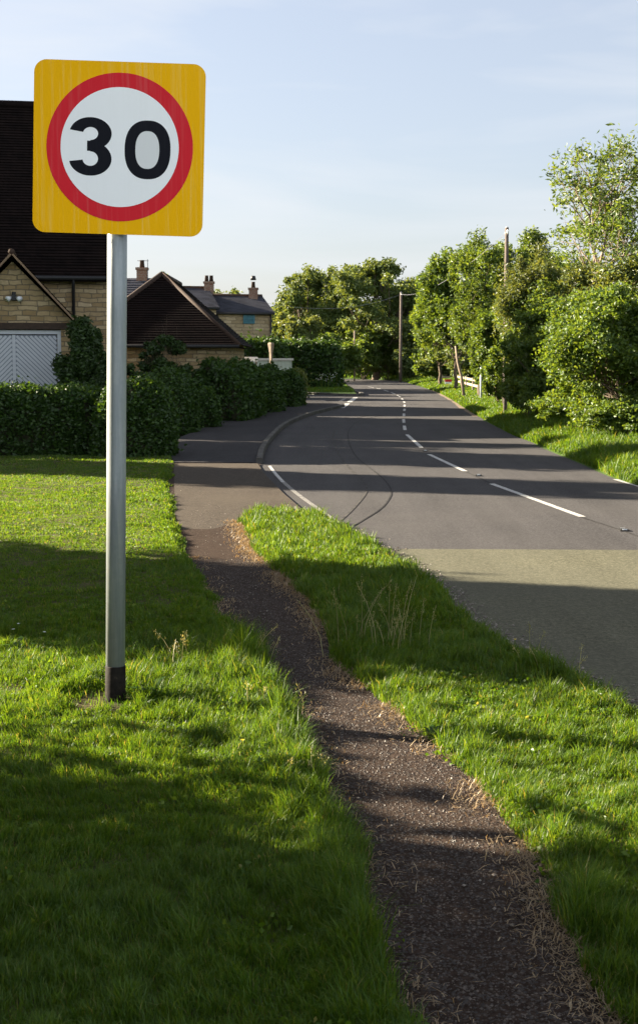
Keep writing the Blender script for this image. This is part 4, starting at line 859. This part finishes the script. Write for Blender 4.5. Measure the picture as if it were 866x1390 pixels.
def garage():
    Y = 34.0; z_ = lambda py: P(20, py, Y).z; x_ = lambda px: P(px, 450, Y).x; xc = x_(19); xe = x_(109); w2 = xe-xc; xw = x_(99)-xc
    zA, zEv, zL0, zL1 = z_(343), z_(441), z_(447), z_(438); Yb = 38.3
    root = thing('garage', 'stone garage with a pointed gable and a white door, in front of the big house', 'garage', (xc, Y, 0))
    m = MB(); xd = x_(82)-xc
    for s_ in (-1, 1): wall_box(m, xc+min(s_*xd, s_*xw), xc+max(s_*xd, s_*xw), Y, Y+.3, -.1, zL0)
    m.add([(xc-xw, Y, zL1), (xc+xw, Y, zL1), (xc+xw, Y, zL1+.02), (xc, Y, zA-.22), (xc-xw, Y, zL1+.02)], [(0, 1, 2, 3, 4)])
    wall_box(m, xc-xw, xc-xw+.3, Y+.3, Yb, -.1, zL0); wall_box(m, xc+xw-.3, xc+xw, Y+.3, Yb, -.1, zL0)
    m.build('wall', M['stone'], root)
    m = MB(); wall_box(m, xc-xw-.05, xc+xw+.08, Y-.06, Y+.2, zL0, zL1); m.build('lintel', M['timber_dark'], root)
    Yf = Y-.28; m = MB(); A0, A1 = V2(xc, Yf, zA), V2(xc, Yb, zA)
    for s_ in (-1, 1): courses(m, V2(xc+s_*w2, Yf, zEv), V2(xc+s_*w2, Yb, zEv), A0, A1, 22, .025); m.add([V2(xc+s_*w2, Yf, zEv-.05), V2(xc+s_*w2, Yb, zEv-.05), A1-V2(0, 0, .07), A0-V2(0, 0, .07)], [(0, 1, 2, 3)])
    rf = m.build('roof', M['clay'], root); m = MB(); m.tube([A0, A1], .09, 8); m.build('ridge', M['clay_cap'], rf, True)
    for s_ in (-1, 1):
        m = MB(); m.bar(V2(xc+s_*.02, Yf-.02, zA-.06), V2(xc+s_*(w2+.02), Yf-.02, zEv-.08), .05, .13, up=Vector((0, 1, 0)));  m.build('bargeboard', M['barge'], root)
    # door with diagonal boards meeting at the middle rail
    zb = 0.0; zt = zL0-.02; m = MB(); d = Y+.12
    for a, b, c, e in ((xc-xd, xc-xd+.09, zb, zt), (xc+xd-.09, xc+xd, zb, zt), (xc-xd+.09, xc+xd-.09, zt-.1, zt)): wall_box(m, a, b, d-.08, d+.02, c, e)
    fr = m.build('door_frame', M['door_white'], root)
    m = MB(); hw = xd-.11; zt2 = zt-.12
    for s_ in (-1, 1):
        step = .115; k = -2.5
        m.add([(xc+s_*.04, d-.02, zb), (xc+s_*hw, d-.02, zb), (xc+s_*hw, d-.02, zt2), (xc+s_*.04, d-.02, zt2)], [(0, 1, 2, 3)], 1)
        while k < zt2+2.5:                                             # raised boards sloping down to the outside
            pts = []
            for X in (0.05, hw):
                pts.append((X, k-(X)*1.0+0))
            (xa, za), (xb, zb_) = pts; za += .0
            # clip the board line to the panel
            L0 = Vector((xa, za)); L1 = Vector((xb, zb_)); dd = L1-L0
            t0, t1 = 0.0, 1.0
            if dd.y != 0:
                ta, tb = (0.02-L0.y)/dd.y, (zt2-.07-L0.y)/dd.y; t0, t1 = max(t0, min(ta, tb)), min(t1, max(ta, tb))
            if t1-t0 > .03:
                a2, b2 = L0+dd*t0, L0+dd*t1
                m.bar(V2(xc+s_*a2.x, d-.028, a2.y+.04), V2(xc+s_*b2.x, d-.028, b2.y+.04), .016, .060, up=Vector((0, 1, 0)).cross(Vector((1, 0, 0))))
            k += step
    wall_box(m, xc-.04, xc+.04, d-.05, d, zb, zt2)
    dr = m.build('door', [M['door_white'], plain('door_groove_shade', (.16, .18, .22), .6, .1, 6)], root)  # backing panel coloured darker to stand in for shade between the boards
    m = MB(); m.box((xc, d-.07, .95), (.12, .03, .03)); m.build('handle', M['iron'], dr)
    # twin floodlight
    c = P(19.5, 404, Y); lm = MB(); lm.box((c.x, Y-.06, c.z), (.12, .12, .14)); lm.tube([(c.x, Y-.09, c.z+.06), (c.x, Y-.09, c.z+.14)], .05, 10); lo = lm.build('outside_light', M['iron'], root)
    for s_ in (-1, 1): lm = MB(); lm.tube([(c.x+s_*.08, Y-.10, c.z-.0), (c.x+s_*.16, Y-.20, c.z-.05)], [.035, .075], 12); lm.build('lamp_head', M['lampglass'], lo, True)
    root.rotation_euler.z = R(11)
garage()
def outbuilding():
    Y = 45.0; c = P(208, 470, Y); hw = P(325, 470, Y).x-c.x; zE = P(208, 468, Y).z; Ya = Y+hw*.95; zA = P(208, 372, Ya).z; Yb = Y+9
    root = thing('outbuilding', 'stone outbuilding with a dark hipped tile roof right of the sign pole', 'outbuilding', (c.x, Y, 0))
    m = MB(); wall_box(m, c.x-hw+.35, c.x+hw-.35, Y+.35, Yb, -.1, zE+.15); m.build('wall', M['stone'], root)
    m = MB(); L0, R0 = V2(c.x-hw, Y, zE), V2(c.x+hw, Y, zE); A = V2(c.x, Ya, zA); A2 = V2(c.x, Yb, zA); L1, R1 = V2(c.x-hw, Yb, zE), V2(c.x+hw, Yb, zE)
    courses(m, L0, R0, A, A, 30); courses(m, L1, L0, A2, A, 30); courses(m, R0, R1, A, A2, 30)
    m.add([L0-V2(0, 0, .06), R0-V2(0, 0, .06), R1-V2(0, 0, .06), L1-V2(0, 0, .06)], [(0, 1, 2, 3)])
    rf = m.build('roof', M['clay'], root)
    m = MB(); m.tube([A, A2], .10, 8); m.tube([L0, A], .10, 8); m.tube([R0, A], .08, 8); m.build('ridge', M['clay_cap'], rf, True)
    m = MB(); m.tube([L0-V2(0, .04, .05), R0-V2(0, .04, .05)], .055, 8); m.build('gutter', M['iron'], root, True)
outbuilding()
def chimney(parent, c, w, h, pots=1, mat='brick'):
    m = MB(); m.box((c.x, c.y, c.z+h/2), (w, w*.8, h)); m.box((c.x, c.y, c.z+h+.05), (w*1.18, w*.98, .12)); ch = m.build('chimney', M[mat], parent)
    for k in range(pots):
        m = MB(); o = (k-(pots-1)/2)*w*.5; m.tube([(c.x+o, c.y, c.z+h+.1), (c.x+o, c.y, c.z+h+.42), (c.x+o, c.y, c.z+h+.46)], [.13, .10, .13], 10); m.build('chimney_pot', M['clay_cap'], ch, True)
    return ch
def farmhouse():
    rz = R(17); Y = 78.0; zE = P(340, 424.5, Y).z; pe = P(373, 425, Y); half = 2.9; zR = P(350, 402, Y+2.8).z
    root = thing('farmhouse', 'stone farmhouse with blue slate roofs and brick chimneys beyond the hedges', 'house', (pe.x, pe.y, 0), rz)
    ca, sa = math.cos(rz), math.sin(rz)
    def T(x, y, z): return V2(pe.x+x*ca-y*sa, pe.y+x*sa+y*ca, z)
    def wing(x0, x1, zE, zR, y0, nm_off):
        m = MB(); vs = [T(x0, y0+.2, -.1), T(x1, y0+.2, -.1), T(x1, y0+2*half-.2, -.1), T(x0, y0+2*half-.2, -.1), T(x0, y0+.2, zE), T(x1, y0+.2, zE), T(x1, y0+2*half-.2, zE), T(x0, y0+2*half-.2, zE), T(x0, y0+half, zR-.1), T(x1, y0+half, zR-.1)]
        m.add(vs, [(0, 1, 5, 4), (1, 2, 6, 9, 5), (2, 3, 7, 6), (3, 0, 4, 8, 7)]); m.build('wall', M['stone_far'], root)
        m = MB(); e0, e1, r0, r1, b0, b1 = T(x0-.1, y0, zE), T(x1+.15, y0, zE), T(x0-.1, y0+half, zR), T(x1+.15, y0+half, zR), T(x0-.1, y0+2*half, zE), T(x1+.15, y0+2*half, zE)
        courses(m, e0, e1, r0, r1, 16, .03); courses(m, b0, b1, r0, r1, 16, .03); rf = m.build('roof', M['slate'], root)
        m = MB(); m.tube([r0, r1], .11, 8); m.build('ridge', M['clay_cap'], rf, True)
        m = MB(); m.tube([e0-V2(0, 0, .06), e1-V2(0, 0, .06)], .07, 8); m.build('gutter', M['iron'], root, True); return rf
    rA = wing(-3.5, -.15, zE, zR, 0, 0)
    zE2 = P(280, 417.5, Y-1).z; zR2 = P(270, 391, Y+1.5).z
    rB = wing(-9.5, -3.51, zE2, zR2, -.3, 1)
    p = P(344, 403, 80.2); chimney(rA, V2(p.x, p.y, p.z-.35), .52, .78)
    m = MB(); m.tube([(p.x, p.y, p.z+1.0), (p.x, p.y, p.z+1.25)], [.18, .12], 10); m.build('chimney_cowl', M['iron'], rA, True)
    p = P(284, 393, 79.2); chimney(rB, V2(p.x, p.y, p.z-.3), .55, .66, 2)
    # teal window
    a = T(-1.62, .2, P(336, 438.5, Y).z); b = T(-1.08, .2, P(336, 427, Y).z)
    def wbox(m, x0, x1, y0, y1, z0, z1):
        vs = [T(x, y, z) for z in (z0, z1) for x, y in ((x0, y0), (x1, y0), (x1, y1), (x0, y1))]; m.add(vs, [(0, 3, 2, 1), (4, 5, 6, 7), (0, 1, 5, 4), (1, 2, 6, 5), (2, 3, 7, 6), (3, 0, 4, 7)])
    x0, x1, z0, z1 = -1.80, -1.22, a.z, b.z; m = MB()
    for q in ((x0-.05, x0+.05), (x1-.05, x1+.05), ((x0+x1)/2-.03, (x0+x1)/2+.03)): wbox(m, q[0], q[1], .1, .195, z0, z1)
    for q in (z0, z1, (z0+z1)/2): wbox(m, x0-.052, x1+.052, .105, .197, q-.04, q+.04)
    wf = m.build('window', M['teal'], root); m = MB(); wbox(m, x0, x1, .15, .19, z0, z1); m.build('pane', M['teal'], wf)
    
    for q in (-3.4, -.2): m = MB(); m.tube([T(q, .12, zE-.1), T(q, .12, 0)], .05, 6); m.build('downpipe', M['iron'], root, True)
farmhouse()
def cottage():
    Y = 62.0; c = P(182, 378, Y); root = thing('cottage', 'dark roofed cottage with a brick chimney and aerial behind the hipped outbuilding', 'house', (c.x, Y, 0))
    zR = P(182, 377.5, Y+3).z; zE = zR-2.4; x0, x1 = c.x-9, P(206, 378, Y).x; m = MB(); wall_box(m, x0+.2, x1-.2, Y+.2, Y+5.8, -.1, zE); m.build('wall', M['stone_far'], root)
    m = MB(); courses(m, V2(x0, Y, zE), V2(x1, Y, zE), V2(x0, Y+3, zR), V2(x1, Y+3, zR), 20); courses(m, V2(x0, Y+6, zE), V2(x1, Y+6, zE), V2(x0, Y+3, zR), V2(x1, Y+3, zR), 20)
    m.add([(x1-.2, Y+.2, zE), (x1-.2, Y+5.8, zE), (x1-.2, Y+3, zR-.1)], [(0, 1, 2)]); rf = m.build('roof', M['slate'], root)
    p = P(193.5, 379, Y+3); ch = chimney(rf, V2(p.x, p.y, p.z-.2), .5, .65)
    a = P(201, 380, Y+3); m = MB(); m.tube([a, (a.x, a.y, P(201, 352, Y+3).z)], .018, 5); z = P(201, 354, Y+3).z
    m.tube([(a.x-.5, a.y, z), (a.x+.05, a.y, z)], .014, 5)
    for k in range(6): m.tube([(a.x-.45+k*.09, a.y-.16, z), (a.x-.45+k*.09, a.y+.16, z)], .009, 4)
    m.build('aerial', M['wire'], root)
cottage()
# distant pinkish building glimpsed under the trees beyond the telegraph pole
def far_barn():
    Y = 150; c = P(566, 490, Y); root = thing('far_barn', 'pinkish brown barn glimpsed under the trees behind the telegraph pole', 'barn', (c.x, Y, 0)); m = MB(); z1 = P(566, 474, Y).z; wall_box(m, c.x-3, c.x+4, Y, Y+5, 0, z1); m.build('wall', M['brick'], root)
    m = MB(); courses(m, V2(c.x-3.2, Y-.2, z1), V2(c.x+4.2, Y-.2, z1), V2(c.x-3.2, Y+2.5, z1+1.6), V2(c.x+4.2, Y+2.5, z1+1.6), 10); courses(m, V2(c.x-3.2, Y+5.2, z1), V2(c.x+4.2, Y+5.2, z1), V2(c.x-3.2, Y+2.5, z1+1.6), V2(c.x+4.2, Y+2.5, z1+1.6), 10); m.build('roof', M['clay_cap'], root)
far_barn()

# ------------------------------------------------------------------ street furniture
def shed():
    Y = 62; c = P(369, 495, Y); zt = P(369, 487.5, Y).z; w = P(395, 490, Y).x-P(342, 490, Y).x; root = thing('garden_shed', 'pale green flat-roofed shed showing above the clipped hedges', 'shed', (c.x, Y, 0))
    m = MB(); wall_box(m, c.x-w/2, c.x+w/2, Y, Y+1.6, 0, zt-.06); m.build('wall', M['shed'], root)
    m = MB(); wall_box(m, c.x-w/2-.08, c.x+w/2+.08, Y-.08, Y+1.7, zt-.06, zt+.04); m.build('roof', M['shed_top'], root)
shed()
def board():
    Y = 55; c = P(341, 487.5, Y); root = thing('white_board', 'small blank white board above the clipped hedges, left of the shed', 'sign board', (c.x, Y, 0)); w = 18/F*Y; h = 6/F*Y
    m = MB(); m.box((c.x, Y, c.z), (w, .03, h)); m.build('panel', M['white'], root); m = MB()
    for s_ in (-1, 1): m.box((c.x+s_*w*.38, Y+.04, c.z/2), (.06, .04, c.z))
    m.build('post', M['wood_grey'], root)
board()
def post(name, label, px, py_top, py_base, r, mat, cat='post', Y=None, n=10, taper=1.0, lean=0, group=None):
    g_ = G(px, py_base) if Y is None else P(px, py_base, Y); Y = g_.y; zt = P(px, py_top, Y).z
    m = MB(); m.tube([(g_.x, Y, -.1), (g_.x+lean*.5, Y, zt*.5), (g_.x+lean, Y, zt-.01), (g_.x+lean, Y, zt)], [r, r*(1+taper)/2, r*taper, r*taper*.8], n); o = m.build(name, M[mat], None, True)
    return tag(o, label, cat, group), g_, zt
def tpost(label):
    Y = 57; p = P(368, 490, Y); zt = P(368, 465, Y).z; m = MB(); z0 = P(368, 480, Y).z
    m.tube([(p.x, Y, 0), (p.x, Y, z0), (p.x, Y, zt-.06), (p.x, Y, zt)], [.07, .07, .14, .10], 4); tag(m.build('gate_post', M['wood_grey']), label, 'post')
tpost('short tapered wooden post in front of the pale green shed')
# street name plate on legs
def plate():
    g_ = G(420, 527.5); Y = g_.y; zc = P(420, 518.5, Y).z; w = 16/F*Y; h = 5.5/F*Y; root = thing('street_name_plate', 'low white street name plate on two black legs beside the side turning', 'street sign', (g_.x, Y, 0))
    m = MB(); m.box((g_.x, Y, zc), (w, .02, h)); p_ = m.build('plate', M['white'], root); m = MB(); z0 = zc-.02
    m.box((g_.x, Y-.0125, z0+.02-h*.1), (w*.84, .003, h*.03))
    for k in range(9):
        if k == 4: continue
        m.box((g_.x-w*.4+k*w*.1, Y-.013, z0+.02), (w*.05, .004, h*.22))
    m.build('lettering', M['blackp'], p_); 
    for s_ in (-1, 1): m = MB(); m.box((g_.x+s_*w*.49, Y+.04, zc/2), (.05, .05, zc+.1)); m.build('leg', M['iron'], root)
plate()
# grey post with small round sign behind
o_, _, _ = post('sign_post', 'plain thin grey metal post on the grass patch before the tall hedge', 447.5, 479, 527, .05, 'galv_far')
def small_round():
    Y = 100; p = P(455, 497, Y); g_ = (p.x, Y, 0); root = thing('round_road_sign', 'small round red-rimmed sign at the end of the tall dark hedge', 'road sign', g_)
    m = MB(); m.tube([(p.x, Y+.05, 0), (p.x, Y+.05, p.z+.2)], .035, 8); m.build('pole', M['galv_far'], root, True)
    for nm, r_, d, mt in (('rim', .26, 0, 'redp'), ('face', .19, -.012, 'white')):
        m = MB(); m.tube([(p.x, Y+d, p.z), (p.x, Y+d-.01, p.z)], r_, 24); m.build(nm, M[mt], root)
small_round()
def telegraph(label, px, top, base, r, crossarm=False, Y=None):
    g_ = G(px, base) if Y is None else P(px, base, Y); Y = g_.y; zt = P(px, top, Y).z; root = thing('telegraph_pole', label, 'pole', (g_.x, Y, 0), 0, 'wooden telegraph poles')
    m = MB(); m.tube([(g_.x, Y, -.1), (g_.x, Y, zt*.5), (g_.x, Y, zt)], [r, r*.85, r*.72], 12); m.build('pole', M['wood_pole'], root, True)
    m = MB(); m.tube([(g_.x, Y, zt), (g_.x, Y, zt+.04)], [r*.85, r*.2], 12); m.build('cap', M['galv_far'], root)
    m = MB(); m.bar((g_.x, Y-.25, zt-.25), (g_.x, Y+.25, zt-.25), .04); m.build('bracket', M['iron'], root)
    for s_ in (-.22, .22): m = MB(); m.tube([(g_.x, Y+s_, zt-.22), (g_.x, Y+s_, zt-.14), (g_.x, Y+s_, zt-.09)], [.035, .04, .02], 8); m.build('insulator', M['white'], root, True)
    return Vector((g_.x, Y, zt-.15))
tA = telegraph('tall telegraph pole standing clear against the trees at the bend', 543.5, 397, 504, .13, Y=112)
tB = telegraph('reddish brown telegraph pole whose top rises out of the right hand trees', 685, 309, 520, .088, Y=46)
def wire(a, b, sag, label, r=.008):
    a, b = Vector(a), Vector(b); pts = [a.lerp(b, i/24)-Vector((0, 0, sag*4*(i/24)*(1-i/24))) for i in range(25)]; m = MB(); m.tube(pts, r, 4, False)
    tag(m.build('overhead_wire', M['wire']), label, 'wire', 'thin overhead wires')
wire(tA, tB, .7, 'thin overhead wire running between the two telegraph poles', .009)
wire(tA, P(344, 408, 82), .8, 'thin overhead wire running from the far telegraph pole towards the farmhouse', .009)
post('thin_post', 'thin wooden post on the bank beyond the bend, left of the telegraph pole', 481, 449, 511, .07, 'wood_grey', Y=118)
# right side: wooden post with white marker, pale metal post, thin stake
def marker_post():
    g_ = P(685.5, 545, 40); Y = 40; zt = P(685, 501, Y).z; root = thing('wooden_post', 'dark wooden post with a small white marker, on the verge before the bushes', 'post', (g_.x, Y, 0)); m = MB(); m.box((g_.x, Y, zt/2), (.10, .10, zt)); m.build('post', M['wood_pole'], root)
    m = MB(); m.box((g_.x, Y-.06, zt-.12), (.11, .012, .20)); m.build('marker', M['white'], root)
marker_post()
post('metal_post', 'short pale grey metal post at the right end of the white rail fence', 652.5, 496, 528, .05, 'galv_far', Y=56)
post('thin_stake', 'thin pale upright stake in front of the bushes, right of the wooden post', 717, 482, 535, .02, 'bark_pale', Y=37)
def fence():
    Y0, Y1 = 84.0, 63.0; pts = []
    a = P(619, 520, Y0); b = P(652, 528, Y1); root = thing('rail_fence', 'pale two-rail wooden fence under the trees on the right of the road', 'fence', (a.x, a.y, 0)); n = 5
    zt, zm = P(619, 511, Y0).z, P(619, 517, Y0).z
    for k in range(n):
        p = a.lerp(b, k/(n-1)); m = MB(); m.box((p.x, p.y, zt/2+.05), (.11, .11, zt+.15)); m.build('post', M['rail'], root)
    for z in (zt, zm): m = MB(); m.bar((a.x, a.y-.07, z), (b.x, b.y-.07, z+.02), .05, .12); m.build('rail', M['rail'], root)
    p = P(598, 518, 92); root = thing('gate_post', 'tan wooden post with short rail stubs at the far end of the fence', 'post', (p.x, 92, 0)); zt = P(598, 509, 92).z
    m = MB(); m.box((p.x, 92, zt/2), (.25, .2, zt)); m.build('post', M['rail'], root)
    for py in (512, 518): z = P(598, py, 92).z; m = MB(); m.box((p.x+.3, 91.85, z), (.7, .06, .12)); m.build('rail', M['rail'], root)
    p = P(608, 517, 86); root = thing('marker_plate', 'small red and white marker plate on a stake between post and fence', 'sign', (p.x, 86, 0))
    m = MB(); m.box((p.x, 86.05, p.z/2), (.06, .05, p.z)); m.build('stake', M['wood_grey'], root); m = MB(); m.box((p.x, 86, p.z-.12), (.45, .03, .42)); pl = m.build('plate', M['white'], root)
    m = MB(); m.box((p.x, 85.98, p.z+.02), (.45, .02, .16)); m.build('red_band', M['redp'], pl)
fence()
# leaning bare stem beside the fence
m = MB(); a = P(630, 532, 60); pts = [V2(a.x, 60, 0.1), P(626, 512, 60.3), P(621, 492, 60.6), P(618, 470, 61)]; m.tube(pts, [.075, .065, .055, .04], 8); tag(m.build('tree_stem', M['bark_pale'], None, True), 'bare leaning tree stem on the verge beside the fence', 'tree stem')
# white flowers by the side turning
def cow_parsley(px, py, lab):
    g_ = P(px, py, 80); root = thing('white_flowers', lab, 'flowers', (g_.x, 80, 0), 0, 'white flower clumps by the side turning'); m = MB(); s_ = MB()
    for k in range(11):
        x_ = g_.x+random.gauss(0, .25); y_ = 80+random.gauss(0, .2); h_ = random.uniform(.55, 1.05); s_.tube([(x_, y_, 0), (x_, y_, h_)], .01, 4, False)
        for j in range(3): m.box((x_+random.gauss(0, .05), y_+random.gauss(0, .05), h_+random.gauss(0, .03)), (.028, .028, .012), random.random())
    s_.build('stem', M['rough_grass'], root); m.build('petals', M['petal'], root)
cow_parsley(436, 520, 'left clump of white flowers below the tall dark hedge'); cow_parsley(449, 520, 'right clump of white flowers below the tall dark hedge')
